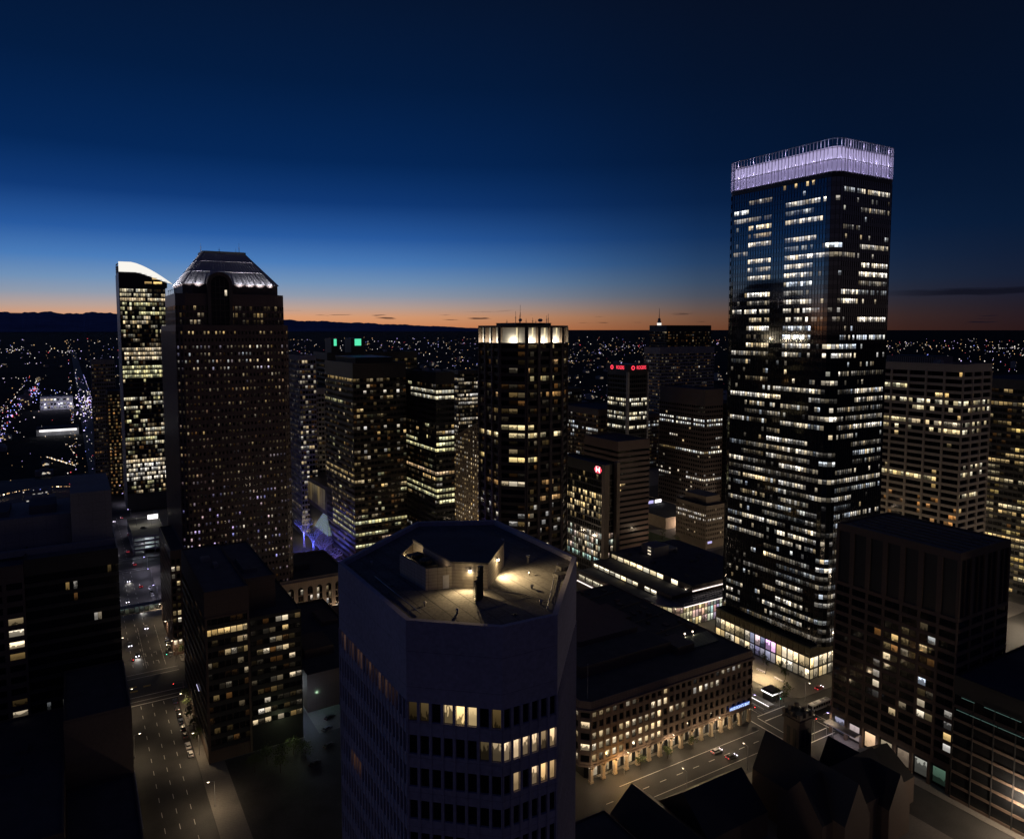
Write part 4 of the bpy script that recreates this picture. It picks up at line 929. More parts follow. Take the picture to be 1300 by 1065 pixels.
pointlight('wall_lamp_bulb', (416, 430, 4), 2600, (1, .75, .62), pk, .4)
q = MB(); q.box(415.6, 416.4, 435.4, 435.95, 5, 5.6); q.build('wall_lamp', 'lamp', pk)
q = MB(); q.box(372.5, 389, 384, 470, .16, .24); o = q.build('lawn', 'grass'); o['kind'] = 'structure'

# banded brown tower and the shopping building with the red and white emblem
tower('brown banded office tower with broad blank top, behind the building with the red emblem', rect(335, 365, 412, 452), .15, 78.5, 4.1, 4, 'granite', sp=2.3, pw=.0, d=.6, lit=lambda e, f, b, nb, nf: mix(warm, .9) if (f, e, b) in ((11, 0, 0), (11, 0, 1), (10, 0, 0)) else None, top=6, seed=30)
tower('low dark slab block with a flat roof behind the crowned tower', rect(400, 440, 520, 580), .15, 88, 4, 3, 'granite_dark', sp=1.6, pw=.4, lit=rows(81, .06, .12, (white, cool), (.4, .9)), top=5, seed=31)
def hsl(e, f, b, nb, nf):
    r_ = random.Random(f * 131 + b * 17 + e)
    if f in (10, 11, 12) and e == 3: return mix((1, .78, .4), r_.uniform(.3, 1.0)) if r_.random() < .75 else None
    if f == 9 and e == 3: return mix((1, .8, .45), r_.uniform(.2, .8)) if r_.random() < .6 else None
    if f in (3, 4, 5, 6): return mix(r_.choice((ww, white, (.8, .95, .85), (1, .75, .6))), r_.uniform(.15, .9)) if r_.random() < .75 else None
    if f == 2: return mix((.6, .95, .85), r_.uniform(.4, 1)) if r_.random() < .8 else None
    if r_.random() < .05: return mix(warm, .2)
    return None
hz = tower('glass office and mall building with two pale corner piers and a red and white emblem', rect(285, 296, 365, 412), .15, 74, 4.3, 2.3, 'blackmetal', sp=.9, pw=.16, d=.3, lit=hsl, top=6, base=1, seed=32, nbay={0: 5})
q = MB(); q.box(284.2, 288, 362.2, 365.2, .15, 75, 0); q.box(294, 296.6, 362.2, 365.2, .15, 76, 0); q.build('corner_pier', 'tan', hz)
q = MB(); zc, yc, xx = 71.2, 369.5, 284.6
hx = [(yc + 3.9, zc), (yc + 2.0, zc + 2.2), (yc + 2.0, zc - 2.2), (yc - 2.0, zc + 2.2), (yc - 2.0, zc - 2.2), (yc - 3.9, zc)]
def tri(a, b, c, m): q.face([(xx, *a), (xx, *b), (xx, *c)], m)
q.box(284.65, 284.95, yc - 4.1, yc + 4.1, zc - 2.4, zc + 2.4, 2)
q.box(284.45, 284.65, yc - 2, yc + 2, zc - 2.1, zc + 2.1, 0)
for sg in (1, -1):
    q.mesh8([(284.4, yc + sg * 2, zc - 2.1), (284.65, yc + sg * 2, zc - 2.1), (284.65, yc + sg * 3.9, zc - .02), (284.4, yc + sg * 3.9, zc - .02), (284.4, yc + sg * 2, zc + 2.1), (284.65, yc + sg * 2, zc + 2.1), (284.65, yc + sg * 3.9, zc + .02), (284.4, yc + sg * 3.9, zc + .02)], 1)
    q.mesh8([(284.38, yc - 2, zc + sg * 2.1), (284.45, yc - 2, zc + sg * 2.1), (284.45, yc, zc), (284.38, yc, zc), (284.38, yc + 2, zc + sg * 2.1), (284.45, yc + 2, zc + sg * 2.1), (284.45, yc + .01, zc + .01), (284.38, yc + .01, zc + .01)], 1)
q.build('sign_emblem', ['hot', 'red', 'blackmetal'], hz)

# stepped mall with rows of lit clerestory windows
ml = thing('shopping_mall', (305, 330, 0), 'low stepped mall roof with rows of lit clerestory windows and a glass fronted entrance', 'mall')
q = MB(); q.box(264.5, 300, 300, 363.5, .15, 11.2, 0); q.box(276, 346, 292, 364, 11.0, 15.2, 0); q.box(290, 345.5, 291, 364.4, 15.1, 18.6, 0); q.box(306, 318, 340, 352, 18.5, 25, 2)
q.box(264.7, 300, 300.2, 363.3, 11.2, 11.4, 1); q.box(276.2, 345.8, 292.2, 363.8, 15.2, 15.35, 1); q.box(290.2, 345.3, 291.2, 364.2, 18.6, 18.8, 1)
rg = random.Random(15)
for k in range(14): x, y = rg.uniform(294, 338), rg.uniform(296, 358); q.box(x, x + rg.uniform(1, 3), y, y + rg.uniform(1, 4), 18.8, 18.8 + rg.uniform(.4, 1.6), 1)
q.tube((262.6, 300, 12), (262.6, 363, 12), 1.2, 0, 8)
q.build('wall', ['granite_dark', 'roof', 'greyc'], ml)
def clere(x, y0, y1, n, z0, z1, s, fn):
    w = (y1 - y0) / n
    for k in range(n):
        if fn(k): quadwin(ml, (x, y1 - k * w - .35), (x, y1 - (k + 1) * w + .35), z0, z1, mix((1, .9, .62), s), .06, 'shop', 'clerestory_window')
clere(290, 302, 362, 10, 15.7, 18.1, 1.0, lambda k: k not in (8, 10))
clere(276, 304, 362, 11, 12.1, 14.2, .95, lambda k: k < 8 or k in (9, 10))
clere(264.5, 326, 362, 5, 6.8, 9.9, .9, lambda k: True)
q = MB(); q.box(263.9, 264.4, 322, 363, 5.0, 5.4); q.build('lit_ledge', 'dull2' if 'dull2' in M else 'strip', ml)
# glass entrance and its louvred canopy
gl = MB(); EP = [(268, 300), (268.5, 291), (271, 286.5), (275, 284.5), (320, 284.5), (320, 300)]
gl.prism(inset(EP, 1.2), .15, 12.2, 1)
gl.prism(inset(EP, -2.6), 12.4, 12.9, 2)
for e in range(4):
    p, q2 = Vector(EP[e]), Vector(EP[e + 1]); L = (q2 - p).length; t = (q2 - p) / L; nn = Vector((t.y, -t.x)); k = max(1, round(L / 2.2))
    for b in range(k + 1): gl.obox(p, t, nn, b * L / k - .09, b * L / k + .09, -.1, .15, .15, 12.4, 0)
    for z in (4.2, 8.3): gl.obox(p, t, nn, 0, L, -.1, .08, z, z + .15, 0)
    for b in range(k):
        a, c = p + t * (b * L / k + .1), p + t * ((b + 1) * L / k - .1)
        for z0, z1 in ((.4, 4.1), (4.5, 8.2), (8.5, 12.2)):
            u = (a.x - 268) / 52; cl = (rnd.choice(((1, .85, .45), (1, .9, .55), (.9, .6, .5))) if u < .5 else rnd.choice(((.6, .95, .85), (.7, .6, .9), (1, .5, .45), (.85, 1, .9))))
            quadwin(ml, a, c, z0, z1, mix(cl, rnd.uniform(.2, .8) * (1.1 if e == 3 else .6)), -.15, 'shop', 'entrance_pane')
gl.build('glass_entrance', ['blackmetal', 'core', 'steel'], ml)
cl_ = MB()
for k in range(22): x = 276 + k * 2.1; cl_.box(x, x + .5, 281.6, 298, 12.95, 13.4, 0)
for k in range(7): cl_.box(275, 323, 283 + k * 2.3, 283.5 + k * 2.3, 13.42, 13.7, 0)
cl_.build('canopy_louvres', 'steel', ml)
cs = MB(); cs.box(275, 323, 281.3, 281.55, 12.5, 12.85); cs.box(285, 323, 298.3, 298.6, 13.4, 13.7); cs.box(290, 345, 290.6, 290.85, 15.6, 16.1); cs.build('canopy_strip_light', 'strip', ml)
for x in (290, 302, 314): pointlight('canopy_lamp', (x, 296, 15.5), 260, (1, .88, .66), ml, .3)
for x in (272, 284, 298, 312): pointlight('entrance_lamp', (x, 280.5, 9), 420, (1, .86, .55), ml, .4)
for k, z in enumerate((19.5, 21.5, 23.5)): quadwin(ml, (306, 346), (306, 343), z, z + 1, mix(white, .9), .05, 'win')
clm = MB(); clm.box(318, 330, 345, 357, 18.8, 20.3, 0); clm.build('roof_block', 'steel', ml); pointlight('roof_lamp_bulb', (314, 351, 21.5), 420, (1, .85, .6), ml, .2)

# beige gridded tower and the banded tower beside it
def bgl(e, f, b, nb, nf):
    r_ = random.Random(f * 37 + b * 11 + e * 5); t_ = nf - 1 - f
    if e == 3:
        if t_ == 2: return mix((1, .9, .55), .95) if b > 30 - 26 and b < 12 or 3 < b < 6 else None
        if t_ in (4,): return mix((1, .93, .65), .95) if r_.random() < .8 else None
        if t_ == 5: return mix((1, .93, .65), .8) if b > 11 and r_.random() < .6 else None
        if t_ == 7: return mix((1, .82, .42), .95) if b < 12 else (mix(ww, .9) if r_.random() < .5 else None)
        if t_ == 8: return mix((1, .85, .5), .9) if r_.random() < .5 else None
        if t_ == 15: return mix((1, .84, .45), 1.0) if b < 19 else None
        if t_ == 3 and 17 < b < 21: return mix(warm, .8)
        if t_ in (18, 19, 20, 21): return mix(amber, .4) if r_.random() < .16 else None
        if t_ == 22: return mix(warm, .8) if r_.random() < .3 else None
    if e == 0:
        if t_ in (4, 5, 7, 8, 13, 14, 17): return mix((1, .9, .6), .8) if r_.random() < .5 else None
    return mix(warm, .5) if r_.random() < .03 else None
bg = tower('beige concrete grid tower with yellow lit rows, behind the dark brown stone block', rect(390, 417.5, 204.5, 262), .15, 141, 3.75, 2.6, 'beige', sp=1.45, pw=1.0, d=.6, po=.25, lit=bgl, top=3.2, nbay={3: 24, 0: 12}, every=4, seed=33, vents=2)
penthouse(bg, 396, 412, 222, 250, 141.1, 145, 'beige')
tower('dark banded tower with long thin yellow rows, next to the beige grid tower', rect(482, 560, 206, 260), .15, 129, 3.9, 2.6, 'black', sp=1.7, pw=.15, lit=rows(91, .40, .25, ((1, .74, .25), warm, (1, .85, .5)), (.3, .8), (.3, .8), .3, 4), top=5, seed=34)
tower('slim far tower with narrow lit rows, seen between the twin towers and the gridded building', rect(330, 352, 655, 690), .15, 118, 3.9, 2.2, 'black', sp=1.6, pw=.3, lit=rows(92, .55, .2, (white, ww), (.4, .9), (.4, .9), .4, 3), top=3, seed=35)
tower('far dark tower with few lit windows, beyond the slim tower on the avenue', rect(19, 40, 860, 890), .15, 128, 3.9, 2, 'greyc', sp=1.6, pw=.6, lit=rows(93, .0, .05, (amber,), (.2, .5)), top=4, seed=36, group=None)
tower('far apartment block with scattered amber windows beside the slim white crowned tower', rect(30, 48, 800, 840), .15, 100, 3.3, 2, 'granite_dark', sp=1.3, pw=.5, lit=rows(94, .02, .45, (amber, warm), (.1, .45), (.4, .8), .5, 1), top=3, seed=37)
tower('far stepped block with cool white windows behind the red signed tower', rect(440, 470, 640, 680), .15, 96, 3.9, 2.6, 'black', sp=1.4, pw=.4, lit=rows(95, .08, .22, (cool, white), (.3, .8)), top=3, seed=38)
tower('dim block with greenish lit floors behind the crowned tower', rect(330, 372, 560, 610), .15, 78, 3.9, 2.6, 'granite_dark', sp=1.5, pw=.4, lit=rows(96, .15, .25, (ww, (.9, 1, .8)), (.3, .8)), top=3, seed=39)
tower('low office slab with white lit rows beyond the brown banded tower', rect(520, 580, 640, 690), .15, 62, 3.9, 2.6, 'granite_dark', sp=1.5, pw=.4, lit=rows(97, .2, .3, (white, cool), (.3, .8)), top=3, seed=40)
# spire tower
sp = thing('observation_tower', (1010, 1300, 0), 'far slim mast tower with a bright white lantern and a thin spire', 'tower')
SXc, SYc = 968, 1071
sp.location = (SXc, SYc, 0)
q = MB(); q.tube((SXc, SYc, 0), (SXc, SYc, 164), 4, 0, 12, 3); q.tube((SXc, SYc, 171), (SXc, SYc, 180), 3.6, 0, 12, 2.2); q.tube((SXc, SYc, 180), (SXc, SYc, 199), .8, 0, 6, .3); q.build('shaft', 'greyc', sp)
q = MB(); q.tube((SXc, SYc, 164), (SXc, SYc, 171), 3.6, 0, 12, 4.2); M['lant'] = emit('lantern_light', (1, .93, .86), 1.1); q.build('lantern', 'lant', sp)
cl2 = thing('glass_hall', (165, 560, 0), 'long hall with a curved glowing glass wall, between the granite tower and the dark twin', 'hall')
q = MB(); prev = None
for k in range(9):
    t_ = k / 8; z = 34 + 13 * math.sin(R(90 * (1 - t_) * .5 + 45)); x = 160 + 6 * (1 - t_)
    cur = (156, 505 + 95 * t_)
    if prev: q.mesh8([(155, prev[1], 26), (176, prev[1], 26), (176, cur[1], 26), (155, cur[1], 26), (155, prev[1], pz), (176, prev[1], pz + 1), (176, cur[1], z + 1), (155, cur[1], z)], 0)
    prev, pz = cur, z
q.box(156, 176, 519, 600, .15, 26, 1)
q.build('roof', ['granite_dark', 'core'], cl2)
M['sparkle'] = window_mat('dotted_lit_glass', (.3, .24, .12), 1.4, .4, .55, (14, 9))
for k in range(12): quadwin(cl2, (154.9, 600 - k * 6.6), (154.9, 594 - k * 6.6), 29 + .12 * (11 - k), 42 + .2 * k, mix((1, .82, .42), .20), .06, 'sparkle', 'glass_bay')
py = thing('glass_pyramid', (155, 525, 0), 'pale green lit glass pyramid roof behind the blue lit steel trees', 'pyramid')
q = MB(); c = (157, 524, 31); base4 = [(152.2, 508), (162, 508), (162, 540), (152.2, 540)]
M['pyr'] = emit('lit_green_glass', (.62, .82, .72), .22)
for i in range(4): q.face([(*base4[i], 14), (*base4[(i + 1) % 4], 14), c], 0)
q.build('glass_roof', 'pyr', py)
q = MB()
for i in range(4):
    a, b = Vector((*base4[i], 14)), Vector((*base4[(i + 1) % 4], 14)); cv = Vector(c)
    for j in range(7):
        p = a.lerp(b, j / 7); q.tube(p, cv, .16, 0, 4)
    for j in range(1, 6): q.tube(a.lerp(cv, j / 6), b.lerp(cv, j / 6), .12, 0, 4)
q.build('glazing_bar', 'whitesteel', py)
q = MB(); q.box(152.3, 162, 508, 540, .15, 13.9); q.build('wall', 'tan', py)
ow = thing('low_building', (110, 320, 0), 'low dark flat roofed building between the sandstone block and the near tower', 'building')
q = MB(); q.box(80, 112, 300, 384, .15, 15, 0); q.ring(rect(80.05, 111.95, 300.05, 383.95), .5, 15, 16.2, 0); q.box(80.5, 111.5, 300.5, 383.5, 14.95, 15.1, 1); q.box(84, 97, 318, 336, 15, 19, 0); q.box(101, 109, 350, 366, 15, 17.4, 0); q.box(113, 128, 230, 384, .15, 11, 0); q.build('wall', ['brown', 'roof_dark'], ow)
for k in range(4): quadwin(ow, (80, 378 - k * 9), (80, 374 - k * 9), 2, 5, mix((.8, .85, 1), (.3, .1, .5, .9)[k]), .05, 'shop', 'shop_window')
# church
ch = thing('church', (205, 148, 0), 'black silhouetted church with a square corner tower and steep gable roofs', 'church')
def gable(b, x0, x1, y0, y1, ze, zr, axis, m=0, mr=1):
    b.box(x0, x1, y0, y1, .15, ze, m)
    if axis == 'x': yc = (y0 + y1) / 2; P = [(x0, y0, ze), (x0, y1, ze), (x0, yc, zr), (x1, y0, ze), (x1, y1, ze), (x1, yc, zr)]; 
    else: xc = (x0 + x1) / 2; P = [(x1, y0, ze), (x0, y0, ze), (xc, y0, zr), (x1, y1, ze), (x0, y1, ze), (xc, y1, zr)]
    b.face([P[0], P[2], P[1]], m); b.face([P[3], P[4], P[5]], m); b.face([P[0], P[3], P[5], P[2]], mr); b.face([P[1], P[2], P[5], P[4]], mr)
q = MB(); gable(q, 186, 222, 132, 148, 13, 23, 'x', 0, 1); gable(q, 191, 203, 128, 162.5, 13.5, 25, 'y', 0, 1); gable(q, 213, 224, 128, 154, 11, 21, 'y', 0, 1); gable(q, 222, 240, 136, 156, 9, 16, 'x', 0, 1)
q.build('nave', ['granite_dark', 'blackmetal'], ch)
q = MB(); q.box(206, 212.4, 156, 162.4, .15, 29, 0); q.box(205.6, 212.8, 155.6, 162.8, 27.4, 28.2, 0)
for x in (205.6, 208.6, 211.6):
    for y in (155.6, 158.6, 161.6): 
        if x != 208.6 or y != 158.6: q.box(x, x + 1.2, y, y + 1.2, 29, 30.6, 0)
for x in (207.2, 209.7): q.box(x, x + 1.3, 155.9, 156, 19, 25, 1); 
for y in (157.2, 159.7): q.box(205.9, 206, y, y + 1.3, 19, 25, 1)
q.prism(rect(206.3, 212.1, 156.3, 162.1), 29, 29.4, 1); q.build('bell_tower', ['granite_dark', 'blackmetal'], ch)
h2 = thing('hall_building', (165, 150, 0), 'dark gable roofed hall beside the church', 'building')
q = MB(); gable(q, 158, 184, 150, 172, 8, 17, 'x', 0, 1); gable(q, 140, 157, 120, 174, 9, 16, 'y', 0, 1); q.build('wall', ['granite_dark', 'blackmetal'], h2)
lb = thing('low_building', (100, 120, 0), 'flat roofed low block at the foot of the near tower beside the hall', 'building')
q = MB(); q.box(90, 136, 60, 172, .15, 12, 0); q.ring(rect(90.1, 135.9, 60.1, 171.9), .4, 12, 12.8, 0); q.box(96, 110, 80, 110, 12, 15, 1); q.box(90.5, 135.5, 60.5, 171.5, 11.95, 12.1, 1); q.build('wall', ['granite_dark', 'roof_dark'], lb)
# ================================================================== STREET FURNITURE, CARS, TREES
ORD = 'first second third fourth fifth sixth seventh eighth ninth tenth eleventh twelfth thirteenth fourteenth fifteenth sixteenth'.split()
def lamp_mesh(kind):
    p = MB(); p.tube((0, 0, 0), (0, 0, 9), .1, 0, 6, .07); p.tube((0, 0, 0), (0, 0, .9), .17, 0, 6)
    a = MB(); a.tube((0, 0, 8.9), (1.8, 0, 9.3), .05, 0, 5); a.box(1.5, 2.4, -.16, .16, 9.28, 9.44, 0)
    h_ = MB(); h_.mesh8([(1.55, -.14, 9.2), (2.35, -.14, 9.2), (2.35, .14, 9.2), (1.55, .14, 9.2), (1.55, -.14, 9.28), (2.35, -.14, 9.28), (2.35, .14, 9.28), (1.55, .14, 9.28)])
    h_.octa((1.95, 0, 9.2), .24)
    return p, a, h_
LP = {}
def street_lamp(x, y, rz, kind, label, group, power, col):
    o = thing('street_lamp', (x, y, .1), label, 'street lamp', group); o.rotation_euler[2] = rz
    if kind not in LP:
        p, a, h_ = lamp_mesh(kind); LP[kind] = []
        for nm, b, m in (('pole', p, 'steel'), ('arm', a, 'steel'), ('lamp_head', h_, kind)):
            c = b.build(nm, m); LP[kind].append(c); c.parent = o
    else:
        for src in LP[kind]:
            c = src.copy(); COL.objects.link(c); c.parent = o
    if power:
        l = bpy.data.lights.new('street_or_fill_light', 'SPOT'); l.energy = power * (1.15 if x < 100 else 1.9); l.color = col; l.shadow_soft_size = .3; l.spot_size = R(158); l.spot_blend = .6
        q = bpy.data.objects.new('street_or_fill_light', l); COL.objects.link(q); q.parent = o; q.location = (1.95, 0, 8.7)
    return o
WL = (1, .74, .46); VL = (.80, .74, 1)
ys = [255, 290, 325, 384, 412, 440, 475, 510, 538, 580, 615, 650, 690]
for i, y in enumerate(ys):
    street_lamp(39.6 if y > 360 else 36.4, y, math.pi, 'lamp' if y < 460 else 'lampv', 'street lamp on the garage side of the long avenue, %s from the viewer' % ORD[i], 'street lamps along the long avenue', 1900 if y < 460 else 1700, WL if y < 460 else VL)
for i, y in enumerate([300, 340, 400, 435, 480, 530, 600, 640, 680]):
    street_lamp(15.4, y, 0, 'lampv' if y > 450 else 'lamp', 'street lamp on the dark block side of the avenue, %s from the viewer' % ORD[i], 'street lamps along the long avenue', 1300 if y < 450 else 1300, WL if y < 450 else VL)
for i, y in enumerate([760, 800, 840, 880, 920, 960, 1010, 1060]):
    street_lamp(39.6, y, math.pi, 'lampv', 'far violet street lamp beyond the slim tower, %s in its row' % ORD[i], 'far violet street lamps', 1300 if i % 2 == 0 else 0, VL)
for i, (x, y, rz, k, p) in enumerate(((166, 198.6, -1.57, 'lamp', 900), (188, 198.8, -1.57, 'lamp', 700), (212, 198.8, -1.57, 'lamp', 800), (236.5, 203.5, -.8, 'lampv', 900), (252.5, 176, 2.3, 'lampv', 700), (266, 199, -1.57, 'lamp', 900), (292, 199, -1.57, 'lamp', 700), (262, 235, 3.14, 'lamp', 3520), (262, 258, 3.14, 'lamp', 2880), (240, 225, 0, 'lamp', 2880), (244, 178, .8, 'lamp', 600), (206, 177.5, 1.57, 'lamp', 600), (176, 177.5, 1.57, 'lamp', 500))):
    street_lamp(x, y, rz, k, ['street lamp with amber glow at the arcade near the store corner', 'street lamp on the arcade kerb midway along the store', 'street lamp on the arcade kerb by the store sign', 'violet street lamp on the store corner of the crossing', 'violet street lamp at the crossing beside the dark stone block', 'street lamp outside the glowing shop corner', 'street lamp past the shop corner on the side street', 'plaza lamp nearest the kiosk before the shop windows', 'plaza lamp halfway along the shop windows', 'lamp on the store side of the plaza behind the kiosk', 'lamp at the church corner of the crossing', 'lamp on the church side kerb by the tower', 'lamp on the church side kerb by the hall'][i], 'street lamps around the crossing', p, WL)
for i, (x, y, p, c) in enumerate(((142, 470, 1500, (.12, .16, 1)), (146, 500, 1500, (.15, .18, 1)), (142, 530, 1200, (.3, .25, 1)), (140, 450, 1200, (.45, .3, 1)), (146, 430, 700, (1, .8, .5)), (66, 274, 420, (.8, .9, .5)), (77, 292, 900, (.55, .7, 1)), (76, 312, 1200, (.75, .9, 1)), (84, 300, 260, (.45, .95, .7)), (140, 380, 600, WL), (140, 330, 600, WL), (142, 280, 500, WL))):
    pointlight('street_or_fill_light', (x, y, 8), p, c, None, .3)
for x, y, p in ((360, 400, 1800), (358, 330, 1800), (255, 330, 900), (425, 372, 1500), (480, 190, 1400), (440, 195, 1600), (360, 250, 1500), (245, 440, 1800), (248, 520, 1800), (150, 560, 1400), (360, 520, 1800), (250, 640, 1800)):
    pointlight('street_or_fill_light', (x, y, 10), p, (1, .80, .55), None, .4)
for x in (142, 250, 358, 485):
    for y in (60, 110, 240, 300, 420, 480, 620, 690, 780):
        if (x == 250 and y in (240, 300)) or (x == 142 and y > 400 and y < 560): continue
        pointlight('street_or_fill_light', (x + rnd.uniform(-6, 6), y + rnd.uniform(-9, 9), 12), (8500 if x != 142 else 2600) * rnd.uniform(.7, 1.3), (1, .77, .54), None, .8)  # postless fill between the blocks, added to brighten the facades
for y in (20, 80, 140, 200, 240): pointlight('street_or_fill_light', (27, y, 10), 900, (1, .76, .5), None, .4)  # added fill down the near avenue, no posts
for x, y, p in ((267, 222, 4200), (266, 240, 4200), (265, 257, 3000)): pointlight('plaza_fill_light', (x, y, 7.5), p * 3.2, (1, .74, .40), None, .6, 140, (0, 0, -1))  # bare spots added to brighten the plaza, no fixtures
for x in (70, 100, 320, 420): pointlight('street_or_fill_light', (x, 190, 10), 1300, (1, .78, .55), None, .4)  # added fill along the first side street, no posts
for x, p, c in ((163, 1500, (1, .55, .18)), (176, 700, WL), (190, 650, WL), (203, 650, WL), (217, 700, WL), (152, 500, WL)): pointlight('facade_fill_light', (x, 195.5, 5.5), p, c, None, .3)  # one amber lamp glow, the rest added to warm the store front
for x, y, p in ((374, 178, 12000), (376, 236, 12000), (432, 190, 12000), (470, 240, 9000), (372, 300, 7000), (250, 455, 8000), (300, 450, 6000), (390, 520, 7000), (430, 425, 6000), (300, 620, 7000), (205, 560, 5000)): pointlight('street_or_fill_light', (x, y, 14), p, (1, .8, .58), None, .8)  # strong bare lights added to lift the dark mid-block towers
for x in (80, 110, 190, 300): pointlight('street_or_fill_light', (x, 361, 10), 1500, (1, .78, .55), None, .4)  # added fill along the second side street, no posts
# cars
def car_parts(cm, L=4.5, W=1.8, Hc=1.42):
    b = MB(); w = W / 2
    prof = [(-L / 2, .35), (-L / 2, .78), (-L / 2 + .1, .88), (L / 2 - 1.2, .88), (L / 2 - .1, .72), (L / 2, .6), (L / 2, .35)]
    for a, c in zip(prof, prof[1:]): b.face([(a[0], -w, a[1]), (c[0], -w, c[1]), (c[0], w, c[1]), (a[0], w, a[1])][::-1], 0)
    b.face([(x, -w, z) for x, z in prof], 0); b.face([(x, w, z) for x, z in prof][::-1], 0); b.face([(-L / 2, -w, .35), (-L / 2, w, .35), (L / 2, w, .35), (L / 2, -w, .35)][::-1], 0)
    g_ = MB(); x0, x1 = -L / 2 + .35, L / 2 - 1.15; y1 = w - .08; y2 = w - .28
    g_.mesh8([(x0, -y1, .87), (x1, -y1, .87), (x1, y1, .87), (x0, y1, .87), (x0 + .5, -y2, Hc - .06), (x1 - .8, -y2, Hc - .06), (x1 - .8, y2, Hc - .06), (x0 + .5, y2, Hc - .06)])
    r_ = MB(); r_.mesh8([(x0 + .48, -y2 - .02, Hc - .06), (x1 - .78, -y2 - .02, Hc - .06), (x1 - .78, y2 + .02, Hc - .06), (x0 + .48, y2 + .02, Hc - .06), (x0 + .6, -y2 + .1, Hc), (x1 - .95, -y2 + .1, Hc), (x1 - .95, y2 - .1, Hc), (x0 + .6, y2 - .1, Hc)])
    out = [('body', b, cm), ('cabin_glass', g_, 'core'), ('roof', r_, cm)]
    for sx in (-L / 2 + .85, L / 2 - .85):
        for sy in (-1, 1):
            t = MB(); t.tube((sx, sy * (w - .2), .33), (sx, sy * (w + .01), .33), .33, 0, 12); out.append(('wheel', t, 'rubber'))
    for sy in (-1, 1):
        t = MB(); t.box(L / 2 - .03, L / 2 + .04, sy * .6 - .2, sy * .6 + .2, .58, .74); out.append(('headlight', t, 'head'))
        t = MB(); t.box(-L / 2 - .04, -L / 2 + .03, sy * .62 - .2, sy * .62 + .2, .66, .82); out.append(('taillight', t, 'tail'))
    return out
CARS = {}
def car(x, y, rz, cm, label, group, on=True, name='parked_car', z=.02, spill=0):
    o = thing(name, (x, y, z), label, 'car', group); o.rotation_euler[2] = rz
    key = (cm, on)
    if key not in CARS:
        CARS[key] = []
        for nm, b, m in car_parts(cm):
            if not on and nm in ('headlight', 'taillight'): m = 'steel' if nm == 'headlight' else 'pr'
            c = b.build(nm, m); CARS[key].append(c); c.parent = o
            if nm == 'wheel':
                x_ = sum(v[0] for v in b.v) / len(b.v); y_ = sum(v[1] for v in b.v) / len(b.v); s_ = 1 if y_ > 0 else -1
                r_ = MB(); r_.tube((x_, y_ + s_ * .08, .33), (x_, y_ + s_ * .135, .33), .2, 0, 8); d_ = r_.build('rim', 'steel'); d_.parent = c
    else:
        for s_ in CARS[key]:
            c = s_.copy(); COL.objects.link(c); c.parent = o
            for k_ in s_.children: d_ = k_.copy(); COL.objects.link(d_); d_.parent = c
    if spill:
        for sy in (-.6, .6):
            l = bpy.data.lights.new('headlight_beam', 'SPOT'); l.energy = spill; l.color = (1, .93, .85); l.spot_size = R(70); l.spot_blend = 1; l.shadow_soft_size = .1
            q = bpy.data.objects.new('headlight_beam', l); COL.objects.link(q); q.parent = o; q.location = (2.4, sy, .66); q.rotation_euler = Vector((1, 0, -.16)).to_track_quat('-Z', 'Y').to_euler()
N = math.pi / 2
for i, (y, c) in enumerate(((292, 'pw'), (298.5, 'pw'), (307, 'pd'), (313, 'pb'), (319, 'pn'), (325, 'pb'), (331.5, 'pd'), (338, 'pn'))):
    car(33.6, y, N, c, ['white car parked first in the kerb row, nearest the viewer', 'white car parked second in the kerb row, behind another white car', 'dark grey car parked third in the kerb row', 'black car parked fourth in the kerb row', 'navy car parked fifth in the kerb row', 'black car parked sixth in the kerb row', 'dark grey car parked seventh in the kerb row', 'navy car parked last in the kerb row by the corner'][i], 'cars parked along the avenue kerb', False)
for i, (x, y, c, d) in enumerate(((23.2, 397, 'pb', -1), (30.5, 462, 'pd', -1), (19, 500, 'pw', -1), (27, 520, 'pb', -1), (33, 555, 'pd', 1), (24, 600, 'pb', -1), (22, 625, 'pg', -1), (31, 590, 'pn', 1), (35, 640, 'pb', 1), (23, 660, 'pb', -1), (27, 690, 'pd', -1), (33, 700, 'pg', 1), (21, 412, 'pg', -1), (30, 432, 'pw', -1), (24, 480, 'pd', -1), (33, 505, 'pb', 1))):
    car(x, y, N * d, c, 'car driving on the long avenue with its lights on, %s from the viewer' % ORD[i], 'cars driving on the long avenue', True, 'car', .02, 500 if d < 0 and i < 6 else 0)
for i, (y, c) in enumerate(((389, 'pd'), (395.5, 'pb'), (403, 'pg'), (409.5, 'pn'), (470, 'pb'), (476.5, 'pd'), (484, 'pw'), (491, 'pb'), (498, 'pg'))):
    car(37.6, y, -N, c, 'parked car at the kerb below the granite tower, %s from the viewer' % ORD[i], 'cars parked below the granite tower', False)
for i, (x, y, rz, c) in enumerate(((83, 283, .5, 'pg'), (80, 271, .5, 'pd'), (86.5, 291, .45, 'pb'), (90, 275, .5, 'pw'), (72, 262, .55, 'pb'), (95.5, 300, .3, 'pn'))):
    car(x, y, rz, c, ['silver car in the small dark lot between two blocks', 'charcoal car parked low in the small lot', 'black car by the wall of the small lot', 'white car half hidden by the near tower in the small lot', 'black car at the tree end of the small lot', 'navy car under the blue lamp of the small lot'][i], 'cars in the small lot', False)
car(281.5, 203.6, .1, 'pr', 'bright red car turning in front of the glowing shop corner', None, True, 'car')
car(276, 191, 0, 'pr', 'red car waiting beside the dark stone block with tail lights on', None, True, 'car')
car(207, 186, 0, 'pd', 'dark car with tail lights heading for the crossing past the church', None, True, 'car')
car(205, 191.5, 0, 'pw', 'white car with red tail lights beside the arcade', None, True, 'car')
